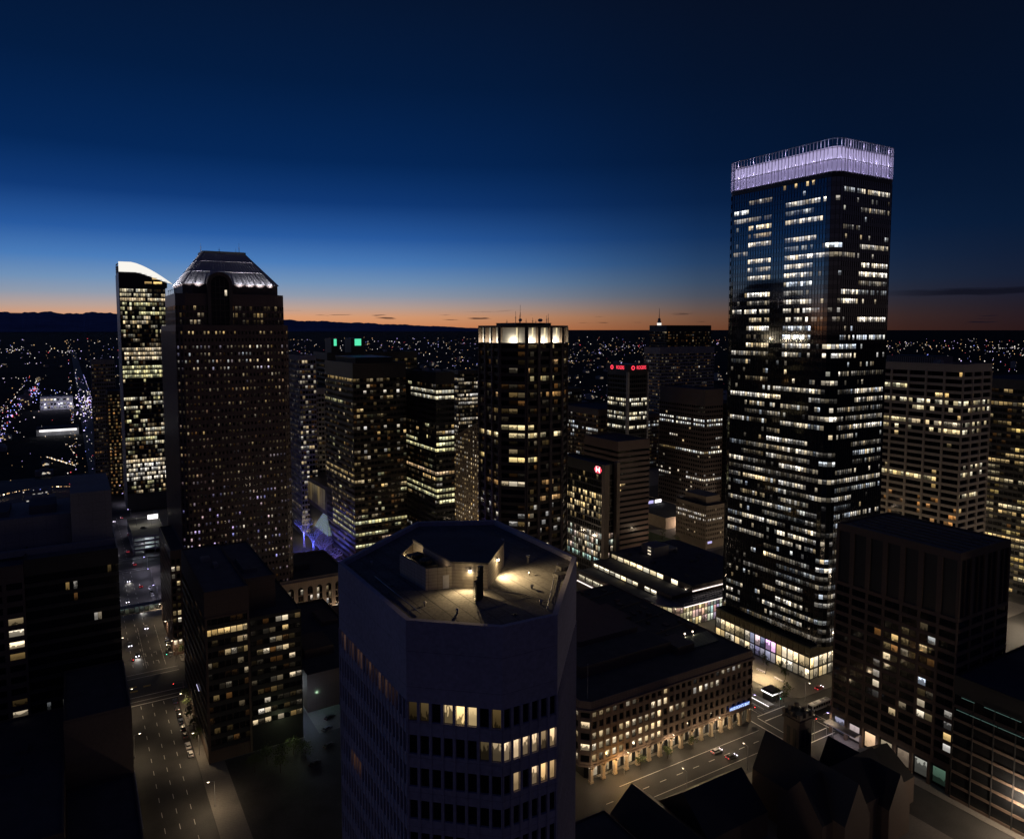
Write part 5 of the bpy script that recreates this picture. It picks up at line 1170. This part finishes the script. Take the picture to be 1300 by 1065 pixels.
car(43, 606, .3, 'pb', 'black car alone on the roof deck of the garage', None, False, 'parked_car', 12.02)
# traffic signals
M['sig_r'] = emit('signal_red', (1, .06, .05), 6); M['sig_g'] = emit('signal_green', (.1, 1, .6), 5)
for i, (x, y, rz, m_, lb_) in enumerate(((37.5, 343.5, math.pi, 'sig_r', 'traffic signal at the parked cars corner of the avenue crossing'), (16.5, 378.5, 0, 'sig_r', 'traffic signal on the far dark block corner of the avenue crossing'), (38.5, 378.5, math.pi, 'sig_g', 'traffic signal below the granite tower at the avenue crossing'), (232.4, 202.4, -.8, 'sig_r', 'traffic signal at the store corner of the crossing'), (251.5, 178, 2.3, 'sig_r', 'traffic signal at the stone block corner of the crossing'), (253.5, 202.2, -2.3, 'sig_g', 'traffic signal at the kiosk corner of the crossing'), (236, 177.4, .8, 'sig_g', 'traffic signal at the church corner of the crossing'))):
    o = thing('traffic_light', (x, y, .05), lb_, 'traffic light', 'traffic signals'); o.rotation_euler[2] = rz
    b = MB(); b.tube((0, 0, 0), (0, 0, 6), .09, 0, 6); b.tube((0, 0, 5.7), (4.2, 0, 6.1), .06, 0, 5); q = b.build('pole', 'steel'); q.parent = o
    b = MB(); b.box(3.7, 4.1, -.2, .2, 5.2, 6.2, 0); b.box(3.5, 4.3, .2, .24, 5.0, 6.4, 0); q = b.build('signal_head', 'blackmetal'); q.parent = o
    b = MB(); zz = 5.95 if m_ == 'sig_r' else 5.4
    for s_ in (-1, 1): b.tube((3.9, s_ * .2, zz), (3.9, s_ * .3, zz), .14, 0, 8)
    l_ = b.build('signal_lens', m_); l_.parent = q
# bus
bs = thing('bus', (266.5, 192.6, 0), 'white roofed city bus crossing by the shop corner, dark windows along its side', 'bus')
b = MB(); b.box(260.7, 272.6, 191.3, 193.9, .45, 3.05, 0); b.mesh8([(260.8, 191.4, 3.05), (272.5, 191.4, 3.05), (272.5, 193.8, 3.05), (260.8, 193.8, 3.05), (261.1, 191.7, 3.3), (272.2, 191.7, 3.3), (272.2, 193.5, 3.3), (261.1, 193.5, 3.3)], 0)
for x in (263, 267.5, 270.5): b.box(x, x + 1.6, 192, 193.2, 3.3, 3.48, 1)
b.build('body', ['pw', 'steel'], bs)
for k in range(7):
    for yy in (191.26, 193.9): b = MB(); b.box(261.3 + k * 1.6, 262.6 + k * 1.6, yy, yy + .05, 1.5, 2.6); b.build('bus_window', 'core', bs)
b = MB(); b.box(260.66, 260.7, 191.6, 193.6, 1.4, 2.8); b.build('windscreen', 'core', bs)
for x in (262.6, 270.6):
    for yy in (191.25, 193.65): b = MB(); b.tube((x, yy, .48), (x, yy + .28, .48), .48, 0, 14); b.build('wheel', 'rubber', bs)
for yy in (191.7, 193.3): b = MB(); b.box(272.6, 272.66, yy - .15, yy + .15, .8, 1.1); b.build('taillight', 'tail', bs)
# kiosk and platform
ki = thing('kiosk', (256, 208.5, 0), 'small black roofed plaza kiosk with a glowing pinkish band under its eaves', 'kiosk')
b = MB(); b.box(253.4, 258.6, 206, 211, .05, 3.0, 0); b.build('wall', 'blackmetal', ki)
b = MB(); b.box(252.8, 259.2, 205.4, 211.6, 3.9, 4.3, 0); b.box(253.4, 258.6, 206, 211, 4.3, 4.7, 0); b.build('roof', 'black', ki)
b = MB(); b.ring(rect(252.9, 259.1, 205.5, 211.5), .15, 3.25, 3.85); b.build('light_band', 'hot', ki)
pointlight('kiosk_lamp', (251.8, 204.5, 3), 160, (1, .9, .85), ki, .3)
pf_ = thing('tram_platform', (247, 222, 0), 'raised tram platform with a thin glowing white edge beside the kiosk', 'platform')
b = MB(); b.box(248.4, 251.6, 203.5, 300, .02, .95, 0); b.build('deck', 'greyc', pf_)
b = MB(); b.box(248.2, 248.38, 203.5, 217, .80, .98); b.build('edge_light', 'hot', pf_)
rl_ = MB(); [rl_.box(x - .05, x + .05, 202, 340, .002, .03) for x in (241.2, 242.7, 245.0, 246.5)]; structure('tram_rails', rl_, 'steel')
b = MB(); b.box(262.0, 283.4, 207.5, 268, .16, .2); b.box(252, 262, 203, 216, .012, .05); structure('plaza', b, 'paving')
b = MB(); b.box(44, 112, 210, 281.5, .155, .18); b.box(74, 79.5, 281.5, 380, .155, .18); structure('parking_lot', b, 'asphalt')
for i, y in enumerate((216, 226, 236, 246)):
    b = MB(); b.box(272.4, 273.2, y, y + 5, .2, .62); tag(b.build('bench', 'conc'), 'pale stone bench in the plaza row, %s from the kiosk' % ORD[i], 'bench', 'stone benches in the plaza')
# trees
def tree(x, y, hgt, rad, label, group=None, seed=0, nleaf=260, z0=.15, name='street_tree'):
    o = thing(name, (x, y, z0), label, 'tree', group); rg = random.Random(seed + int(x * 7 + y * 3))
    t = MB(); top = (x + rg.uniform(-.2, .2), y + rg.uniform(-.2, .2), z0 + hgt * .62); t.tube((x, y, z0), top, .16, 0, 6, .06)
    tips = []
    for k in range(7):
        a = rg.uniform(0, 6.28); zz = z0 + hgt * rg.uniform(.3, .55); e = (x + rad * .7 * math.cos(a), y + rad * .7 * math.sin(a), zz + hgt * rg.uniform(.15, .4)); t.tube((x, y, zz), e, .06, 0, 5, .02); tips.append(e)
    tips.append((x, y, z0 + hgt * .9)); t.build('trunk', 'bark', o)
    c = MB()
    for k in range(nleaf):
        p = rg.choice(tips); s_ = rg.uniform(.16, .34); q = Vector((p[0] + rg.gauss(0, rad * .32), p[1] + rg.gauss(0, rad * .32), p[2] + rg.gauss(0, hgt * .10)))
        u = Vector((rg.uniform(-1, 1), rg.uniform(-1, 1), rg.uniform(-1, 1))).normalized(); w = u.orthogonal().normalized()
        c.face([q - u * s_, q + w * s_ * .6, q + u * s_, q - w * s_ * .6])
    c.build('crown', 'leaf', o)
TL = ['small plaza tree, %s from the glowing shop corner']
for i in range(9): tree(275.5 + (i % 2) * 3.5, 217 + i * 5.2, 5.2 + (i * 37 % 5) * .3, 1.5, TL[0] % ORD[i], 'young trees in the shop plaza', i)
for i, (x, y) in enumerate(((238.2, 210), (240, 214), (238, 219), (255, 205), (258, 203.6), (252.8, 222), (263, 206))): tree(x, y, 6, 1.8, ['leafy tree at the store corner nearest the crossing', 'leafy tree second from the store corner', 'leafy tree third from the store corner', 'tree in front of the kiosk near the crossing', 'tree beside the kiosk toward the bus', 'tree behind the kiosk by the platform', 'tree between the kiosk and the red car'][i], 'trees around the kiosk', 50 + i)
for i, (x, y) in enumerate(((52, 268), (57, 271), (62, 268.5), (67, 272), (60, 263), (70, 266))): tree(x, y, 7, 2.4, 'leafy tree in the small lot below the glass office block, %s along the row' % ORD[i], 'trees in the small lot', 80 + i, 420)
for i, (x, y) in enumerate(((186, 197.8), (199, 197.8), (173, 197.8))): tree(x, y, 5, 1.5, 'street tree before the store arcade, %s from the crossing' % ORD[(1, 0, 2)[i]], 'trees before the store arcade', 99 + i)
for i in range(10): tree(41.6 if i > 4 else 37.2, 300 + i * 9.0 if i < 5 else 385 + (i - 5) * 10, 6, 1.7, 'street tree beside the long avenue, %s from the viewer' % ORD[i], 'street trees along the avenue', 120 + i, 220)
for i, (x, y) in enumerate(((376, 392), (380, 400), (377, 410), (384, 418), (379, 430), (386, 440), (377, 452))): tree(x, y, 8, 2.6, 'park tree on the dark lawn, %s from the tan stone block' % ORD[i], 'trees on the lawn', 150 + i, 300)
# blue lit steel trees over the pedestrian street
for i, (y, hh) in enumerate(((452, 11), (470, 14), (490, 17), (512, 19), (536, 20))):
    o = thing('steel_tree', (143, y, 0), 'white lattice steel tree sculpture washed in blue light, %s along the pedestrian street' % ORD[i], 'sculpture', 'blue lit steel trees')
    b = MB(); rg = random.Random(i)
    for s_ in (-1, 1):
        for t_ in (-1, 1): b.tube((143 + s_ * .5, y + t_ * .5, .15), (143 + s_ * .25, y + t_ * .25, hh * .5), .14, 0, 5)
    for k in range(5): b.tube((142.5, y - .5, k * hh * .1 + .3), (143.5, y + .5, k * hh * .1 + hh * .1), .07, 0, 4); b.tube((143.5, y - .5, k * hh * .1 + .3), (142.5, y + .5, k * hh * .1 + hh * .1), .07, 0, 4)
    b.build('trunk', 'whitesteel', o)
    b = MB(); tips = []
    for k in range(14):
        a = k * 2 * math.pi / 14; e1 = (143 + 3.5 * math.cos(a), y + 4.5 * math.sin(a), hh * .78); e2 = (143 + 7 * math.cos(a), y + 9.5 * math.sin(a), hh * (.96 + .05 * math.sin(3 * a)))
        b.tube((143, y, hh * .5), e1, .13, 0, 4); b.tube(e1, e2, .10, 0, 4); tips.append((e1, e2))
    for k in range(14):
        b.tube(tips[k][0], tips[(k + 1) % 14][0], .09, 0, 4); b.tube(tips[k][1], tips[(k + 1) % 14][1], .09, 0, 4); b.tube(tips[k][0], tips[(k + 1) % 14][1], .08, 0, 4); b.tube(tips[k][1], tips[(k + 2) % 14][0], .08, 0, 4)
    b.build('branches', 'whitesteel', o)
    pointlight('sculpture_light', (141, y - 1, hh * .45), 1500, (.10, .12, 1) if i > 1 else (.35, .2, 1), o, .3)
    pointlight('sculpture_light', (138, y - 3, hh * 1.15), 900, (.10, .12, 1) if i > 1 else (.35, .2, 1), o, .3)

# ================================================================== DISTANT CITY (reads as one mass)
def azd(az, d): a = YAW + R(az); return d * math.sin(a), d * math.cos(a)
rg = random.Random(77)
cl = MB(); CM = ['lampv', 'lamp', 'lampw', 'dlw', 'dlv', 'dla', 'dlr', 'dlb']
for nm, c, s_ in (('dlw', (1, .90, .78), 1.5), ('dlv', (.6, .5, 1), 2.0), ('dla', (1, .62, .28), 1.2), ('dlr', (1, .1, .12), 1.4), ('dlb', (.25, .3, 1), 2.0)): M[nm] = emit('city_light_' + nm, c, s_)
def clear(x, y): return not (-90 < x < 620 and -60 < y < 720) and not (0 < x < 60 and 690 < y < 860)
def put(x, y, z, d, m=None, k=1):
    if not clear(x, y): return
    r = max(.32, d * .00036) * rg.uniform(.45, 1.3) * k
    if m is None: m = rg.choices((3, 4, 5, 6, 7), (38, 14, 38, 5, 5))[0]
    cl.octa((x, y, z), r, m)
cent = [(rg.uniform(-55, 55), 1 / rg.uniform(1 / 11000, 1 / 900)) for _ in range(150)]
for i in range(5600):
    if rg.random() < .72:
        a, d = rg.choice(cent); d *= rg.gauss(1, .09); a += rg.gauss(0, 2.6)
    else: a = rg.uniform(-60, 60); d = 1 / rg.uniform(1 / 13000, 1 / 800)
    if d < 600: continue
    x, y = azd(a, d)
    if rg.random() < .5: x = round(x / 110) * 110 + rg.uniform(-4, 4)
    put(x, y, rg.uniform(5, 14), d, None, 1 if rg.random() < .85 else 1.7)
for _ in range(1500):
    d = 1 / rg.uniform(1 / 13500, 1 / 4200); x, y = azd(rg.uniform(-60, 60), d); put(x, y, 12, d, None, rg.uniform(.7, 1.2))
for _ in range(40):      # bright rows on far ridges and malls
    a, d = rg.uniform(-45, 45), 1 / rg.uniform(1 / 9000, 1 / 2600)
    for k in range(rg.randint(6, 22)): x, y = azd(a + k * rg.uniform(.05, .16), d * rg.gauss(1, .012)); put(x, y, 14, d, 3 if rg.random() < .75 else 4)
for xs_, sd_ in ((28, .9), (142, .3), (-95, .4), (-230, .25), (365, .3)):     # avenues running to the horizon
    y = 735.0
    while y < (3000 if xs_ == 28 else 2600):
        for s_ in (-11, 11):
            if rg.random() < .8 * sd_: put(xs_ + s_ + rg.uniform(-1, 1), y + rg.uniform(-3, 3), 9, y, rg.choice((3, 4, 4, 7)) if xs_ == 28 else None)
        if xs_ == 28 and rg.random() < .6: put(xs_ + rg.uniform(-8, 8), y, 1, y, rg.choice((3, 6, 4)), .8)
        y += 26 + y * .012
for k in range(70): x = -105 + k * 1.5 + rg.uniform(-1, 1); y = 800 + 26 * math.sin((k - 20) / 17) + k * .5; put(x, y, 5, 620, 5 if rg.random() < .8 else 1, rg.uniform(.8, 1.7))
for k in range(120): a = rg.uniform(-34.9, -32.6); d = 1250 + (a + 34.9) * 480 + rg.gauss(0, 70); x, y = azd(a, d); put(x, y, rg.uniform(3, 16), d, rg.choice((4, 4, 3, 7, 6)), 1.5)
for k in range(110): a = rg.gauss(-30.0, .35); d = rg.gauss(1650, 170); x, y = azd(a, d); put(x, y, rg.uniform(3, 20), d, 4 if rg.random() < .6 else 3, 1.9)
for k in range(40): a = rg.uniform(-33.2, -30.8); d = rg.gauss(1980, 90); x, y = azd(a, d); put(x, y, rg.uniform(3, 16), d, rg.choice((3, 7, 4)), 1.3)
for k in range(26): x, y = -28 + k * 1.1 + rg.uniform(-1, 1), 1055 - k * 3.2; put(x, y, 5, 900, 3 if k % 3 else 5, rg.uniform(1.2, 3))
for k in range(26): a = rg.uniform(-40, -33.5); d = 620 / math.cos(R(a)) * rg.uniform(1.9, 2.1); x, y = azd(a, d); put(x, y, 6, d, rg.choice((3, 5, 6)), 1)
o = cl.build('city_lights', CM); o['kind'] = 'stuff'
db = MB()
for i in range(1000):
    a = rg.uniform(-58, 58); d = 1 / rg.uniform(1 / 4200, 1 / 800); x, y = azd(a, d)
    if not clear(x, y): continue
    x = round(x / 55) * 55 + 27; w, l, h_ = rg.uniform(8, 24), rg.uniform(8, 28), rg.choice((5, 6, 8, 8, 10, 14, 20, 30)) * rg.uniform(.8, 1.2)
    if abs(x - 28) < 36 or (-120 < x < 60 and 690 < y < 1800 and h_ > 7): continue
    db.box(x - w / 2, x + w / 2, y - l / 2, y + l / 2, -.1, h_, 0)
    db.box(x - w / 4, x + w / 4, y - l / 4, y + l / 4, h_, h_ + 1.6, 0)
    for k in range(rg.randint(0, 12)):
        wx = x - w / 2 + rg.uniform(.5, w - 2); wz = rg.uniform(1, max(1.5, h_ - 2.2)); db.face([(wx, y - l / 2 - .05, wz), (wx + rg.uniform(1, 2.5), y - l / 2 - .05, wz), (wx + 1.8, y - l / 2 - .05, wz + 1.2), (wx, y - l / 2 - .05, wz + 1.2)], rg.choice((1, 2)))
M['fw1'] = emit('far_window_warm', (1, .7, .36), .8); M['fw2'] = emit('far_window_white', (1, .95, .85), .5)
o = db.build('distant_blocks', ['greyc', 'fw1', 'fw2']); o['kind'] = 'stuff'
# long depot with a lit roof edge and a lit store beyond the tracks
dp = thing('depot', (-18, 1318, 0), 'long low depot with a bright white strip along its eaves, beyond the black block', 'depot')
b = MB(); b.box(-46, 9, 1302, 1345, 0, 9.5, 0); b.box(-46.5, 9.5, 1301.4, 1345.5, 9.5, 10.3, 1); b.build('wall', ['greyc', 'roof_dark'], dp)
b = MB(); b.box(-42, 6, 1300.8, 1301.2, 6.8, 9.2); b.build('strip_light', 'hot', dp)
for x in (-34, -16, 2): pointlight('depot_lamp', (x, 1292, 7), 1500, (.85, .88, 1), dp, .4)
st2 = thing('lit_store', (-20, 1720, 0), 'bluish lit low store building beside the far end of the avenue', 'store')
b = MB(); b.box(-52, 4, 1720, 1760, 0, 26, 0); b.build('wall', 'greyc', st2)
for k in range(10):
    for z in (3, 10, 18): quadwin(st2, (-51 + k * 5.5, 1720), (-47 + k * 5.5, 1720), z, z + 3.8, mix(rnd.choice(((.6, .62, 1), white, cool)), rnd.uniform(.3, 1.1)) if rnd.random() < .7 else None, .1, 'winfar')
for x in (-45, -20, 0): pointlight('store_lamp', (x, 1706, 10), 6000, (.72, .7, 1), st2, .4)

# ================================================================== make the windows
bpy.context.view_layer.update()
dg = bpy.context.evaluated_depsgraph_get()
fw = Vector((math.sin(YAW) * math.cos(PITCH), math.cos(YAW) * math.cos(PITCH), -math.sin(PITCH))); rt_ = Vector((math.cos(YAW), -math.sin(YAW), 0)); upv = rt_.cross(fw)
def px(p):
    d = Vector(p) - CAM; w = d.dot(fw)
    if w < 1: return None
    return 650 + 940 * d.dot(rt_) / w, 487.5 - 940 * d.dot(upv) / w
byroot = {}
for w in WIN: byroot.setdefault((w[0].name, w[1]), []).append(w)
def winmesh(name, ws):
    v, f, uv, col, mats, mi = [], [], [], [], [], []
    for (root, nm, mat, q, lit, sp_) in ws:
        i = len(v); o_ = root.location; v += [(a[0] - o_.x, a[1] - o_.y, a[2] - o_.z) for a in q]; f.append((i, i + 1, i + 2, i + 3))
        UVN[0] += 1; u0, v0 = UVN[0] % 61, (UVN[0] * 17) % 53
        uv += [u0, v0, u0 + .9999, v0, u0 + .9999, v0 + .9999, u0, v0 + .9999]
        c = lit or (0, 0, 0); col += [c[0], c[1], c[2], 1.0] * 4
        if mat not in mats: mats.append(mat)
        mi.append(mats.index(mat))
    me = bpy.data.meshes.new(name); me.from_pydata(v, [], f)
    for m_ in mats: me.materials.append(M[m_])
    me.polygons.foreach_set('material_index', mi)
    l = me.uv_layers.new(name='UV'); l.data.foreach_set('uv', uv)
    a = me.attributes.new('lit', 'FLOAT_COLOR', 'CORNER'); a.data.foreach_set('color', col)
    me.update(); return me
MINPX = 5.0
for (rn, nm), ws in byroot.items():
    root = ws[0][0]; score = []
    for k, w in enumerate(ws):
        if not w[5]: continue
        ps = [px(p) for p in w[3]]
        if None in ps: continue
        c = sum((Vector(p) for p in w[3]), Vector()) / 4; cx_, cy_ = px(c)
        if not (-5 < cx_ < 1305 and -5 < cy_ < 1070): continue
        ar_ = .5 * abs(sum(ps[i][0] * ps[(i + 1) % 4][1] - ps[(i + 1) % 4][0] * ps[i][1] for i in range(4)))
        if ar_ > MINPX: score.append((ar_ * (1.3 if w[4] else 1), k, c))
    score.sort(key=lambda s_: -s_[0]); keep = []
    for s_, k, c in score:
        if len(keep) >= 100: break
        d = c - CAM; L = d.length; hit, loc, nn_, idx, ob, mt = sc.ray_cast(dg, CAM, d / L)
        if not hit or (loc - CAM).length > L - 1.2: keep.append(k)
    ks = set(keep)
    for k in keep:
        o = bpy.data.objects.new(nm, winmesh(nm, [ws[k]])); COL.objects.link(o); o.parent = root
    rest = [w for k, w in enumerate(ws) if k not in ks]
    if rest:
        o = bpy.data.objects.new(nm + '_panes' if nm == 'window' else nm + '_row', winmesh(nm, rest)); COL.objects.link(o); o.parent = root; o['kind'] = 'stuff'

# ================================================================== world, afterglow, camera
W = bpy.data.worlds.new('World'); sc.world = W; W.use_nodes = True
nt = W.node_tree; L = nt.links.new; bgn = nt.nodes['Background']
tc = nd(nt, 'ShaderNodeTexCoord'); sx = nd(nt, 'ShaderNodeSeparateXYZ'); L(tc.outputs['Generated'], sx.inputs[0])
def s2l(c): return tuple(((x / 255 + .055) / 1.055) ** 2.4 if x > 10 else x / 255 / 12.92 for x in c)
def ramp(stops, inp):
    r = nd(nt, 'ShaderNodeValToRGB'); r.color_ramp.interpolation = 'B_SPLINE' if 0 else 'LINEAR'
    e = r.color_ramp.elements
    while len(e) < len(stops): e.new(.5)
    for el, (p, c) in zip(e, stops): el.position = p; el.color = (*s2l(c), 1)
    L(inp, r.inputs[0]); return r
mz = nd(nt, 'ShaderNodeMapRange'); mz.inputs[1].default_value = 0; mz.inputs[2].default_value = .5; L(sx.outputs['Z'], mz.inputs[0])
bright = ramp([(0, (218, 138, 90)), (.03, (220, 158, 116)), (.055, (188, 162, 150)), (.085, (146, 156, 174)), (.12, (114, 147, 186)), (.17, (74, 124, 186)), (.235, (40, 90, 160)), (.32, (16, 57, 118)), (.42, (5, 39, 88)), (.6, (3, 28, 65)), (.78, (5, 22, 50)), (1, (6, 18, 40))], mz.outputs[0])
dark_ = ramp([(0, (32, 19, 24)), (.05, (27, 22, 34)), (.12, (18, 27, 49)), (.24, (8, 25, 51)), (.42, (4, 19, 43)), (.62, (5, 16, 36)), (.8, (7, 14, 30)), (1, (8, 12, 26))], mz.outputs[0])
gx = math.sin(YAW + R(-25)); gy = math.cos(YAW + R(-25))
dt = nd(nt, 'ShaderNodeVectorMath', operation='MULTIPLY'); dt.inputs[1].default_value = (1, 1, 0); L(tc.outputs['Generated'], dt.inputs[0])
no_ = nd(nt, 'ShaderNodeVectorMath', operation='NORMALIZE'); L(dt.outputs[0], no_.inputs[0])
dd = nd(nt, 'ShaderNodeVectorMath', operation='DOT_PRODUCT'); dd.inputs[1].default_value = (gx, gy, 0); L(no_.outputs[0], dd.inputs[0])
fr = nd(nt, 'ShaderNodeValToRGB'); e = fr.color_ramp.elements
st_ = [(0, 0), (.45, .0), (.53, .015), (.60, .035), (.67, .075), (.777, .22), (.84, .42), (.90, .68), (.96, .90), (1, 1)]
while len(e) < len(st_): e.new(.5)
for el, (p, v) in zip(e, st_): el.position = p; el.color = (v, v, v, 1)
L(dd.outputs['Value'], fr.inputs[0])
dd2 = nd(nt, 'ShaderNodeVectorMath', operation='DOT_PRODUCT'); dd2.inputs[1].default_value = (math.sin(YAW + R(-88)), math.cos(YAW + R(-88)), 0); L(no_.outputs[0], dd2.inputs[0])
f2_ = nd(nt, 'ShaderNodeMapRange'); f2_.inputs[1].default_value = .62; f2_.inputs[2].default_value = 1; f2_.inputs[4].default_value = 1.0; L(dd2.outputs['Value'], f2_.inputs[0])  # unseen bright sky lobe far left, added for reflections in the glass
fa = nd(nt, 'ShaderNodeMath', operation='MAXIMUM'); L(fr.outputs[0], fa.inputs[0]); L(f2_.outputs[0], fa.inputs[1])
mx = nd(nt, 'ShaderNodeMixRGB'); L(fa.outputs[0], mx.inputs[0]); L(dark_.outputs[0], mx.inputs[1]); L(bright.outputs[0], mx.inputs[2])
glow_ = ramp([(0, (66, 56, 54)), (.25, (42, 40, 56)), (.6, (28, 31, 60)), (1, (16, 21, 48))], mz.outputs[0])  # unseen sky behind the camera, brightened to light the facades
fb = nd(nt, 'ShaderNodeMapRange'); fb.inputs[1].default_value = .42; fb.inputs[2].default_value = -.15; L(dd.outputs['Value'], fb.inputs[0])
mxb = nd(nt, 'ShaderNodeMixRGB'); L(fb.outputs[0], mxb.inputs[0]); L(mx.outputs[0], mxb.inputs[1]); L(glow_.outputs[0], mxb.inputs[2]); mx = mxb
# thin dark clouds low over the horizon
mp_ = nd(nt, 'ShaderNodeVectorMath', operation='MULTIPLY'); mp_.inputs[1].default_value = (9, 9, 130); L(tc.outputs['Generated'], mp_.inputs[0])
cn_ = nd(nt, 'ShaderNodeTexNoise'); cn_.inputs['Scale'].default_value = 1.6; cn_.inputs['Detail'].default_value = 5; L(mp_.outputs[0], cn_.inputs['Vector'])
c1 = nd(nt, 'ShaderNodeMapRange'); c1.inputs[1].default_value = .64; c1.inputs[2].default_value = .70; L(cn_.outputs['Fac'], c1.inputs[0])
c2 = nd(nt, 'ShaderNodeMapRange'); c2.inputs[1].default_value = .026; c2.inputs[2].default_value = .018; L(sx.outputs['Z'], c2.inputs[0])
cm = nd(nt, 'ShaderNodeMath', operation='MULTIPLY'); L(c1.outputs[0], cm.inputs[0]); L(c2.outputs[0], cm.inputs[1])
dr_ = nd(nt, 'ShaderNodeVectorMath', operation='DOT_PRODUCT'); dr_.inputs[1].default_value = (math.sin(YAW + R(38)), math.cos(YAW + R(38)), 0); L(no_.outputs[0], dr_.inputs[0])
q1 = nd(nt, 'ShaderNodeMapRange'); q1.inputs[1].default_value = .978; q1.inputs[2].default_value = .992; L(dr_.outputs['Value'], q1.inputs[0])
nz = nd(nt, 'ShaderNodeMath', operation='MULTIPLY_ADD'); nz.inputs[1].default_value = -.008; nz.inputs[2].default_value = .0465; L(cn_.outputs['Fac'], nz.inputs[0])
q2 = nd(nt, 'ShaderNodeMath', operation='SUBTRACT'); L(sx.outputs['Z'], q2.inputs[0]); L(nz.outputs[0], q2.inputs[1])
q3 = nd(nt, 'ShaderNodeMath', operation='ABSOLUTE'); L(q2.outputs[0], q3.inputs[0])
q4 = nd(nt, 'ShaderNodeMapRange'); q4.inputs[1].default_value = .0042; q4.inputs[2].default_value = .002; L(q3.outputs[0], q4.inputs[0])
q5 = nd(nt, 'ShaderNodeMath', operation='MULTIPLY'); L(q1.outputs[0], q5.inputs[0]); L(q4.outputs[0], q5.inputs[1])
q6 = nd(nt, 'ShaderNodeMath', operation='MAXIMUM'); L(cm.outputs[0], q6.inputs[0]); L(q5.outputs[0], q6.inputs[1])
c3 = nd(nt, 'ShaderNodeMath', operation='MULTIPLY'); c3.inputs[1].default_value = .85; L(q6.outputs[0], c3.inputs[0])
mx2 = nd(nt, 'ShaderNodeMixRGB'); mx2.inputs[2].default_value = (*s2l((15, 16, 28)), 1); L(c3.outputs[0], mx2.inputs[0]); L(mx.outputs[0], mx2.inputs[1])
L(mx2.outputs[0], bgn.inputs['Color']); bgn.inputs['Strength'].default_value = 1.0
sl = bpy.data.lights.new('afterglow_sun', 'SUN'); sl.energy = .012; sl.angle = R(30); sl.color = (1, .62, .40)
so = bpy.data.objects.new('afterglow_sun', sl); COL.objects.link(so); so.rotation_euler = Vector((-gx, -gy, -.03)).to_track_quat('-Z', 'Y').to_euler()
ca = bpy.data.cameras.new('camera'); co = bpy.data.objects.new('camera', ca); COL.objects.link(co); sc.camera = co
co.location = CAM; co.rotation_euler = (R(90) - PITCH, 0, -YAW)
ca.sensor_fit = 'HORIZONTAL'; ca.sensor_width = 36; ca.lens = 36 * 940 / 1300; ca.shift_y = -45 / 1300; ca.clip_start = .5; ca.clip_end = 250000
sc.view_settings.view_transform = 'Standard'; sc.view_settings.look = 'None'; sc.view_settings.exposure = 0; sc.view_settings.gamma = 1
sc.render.engine = 'CYCLES'
cy = sc.cycles; cy.max_bounces = 5; cy.diffuse_bounces = 2; cy.glossy_bounces = 3; cy.transmission_bounces = 2; cy.sample_clamp_indirect = 2.0; cy.use_denoising = True; cy.use_light_tree = True; cy.caustics_reflective = False; cy.caustics_refractive = False
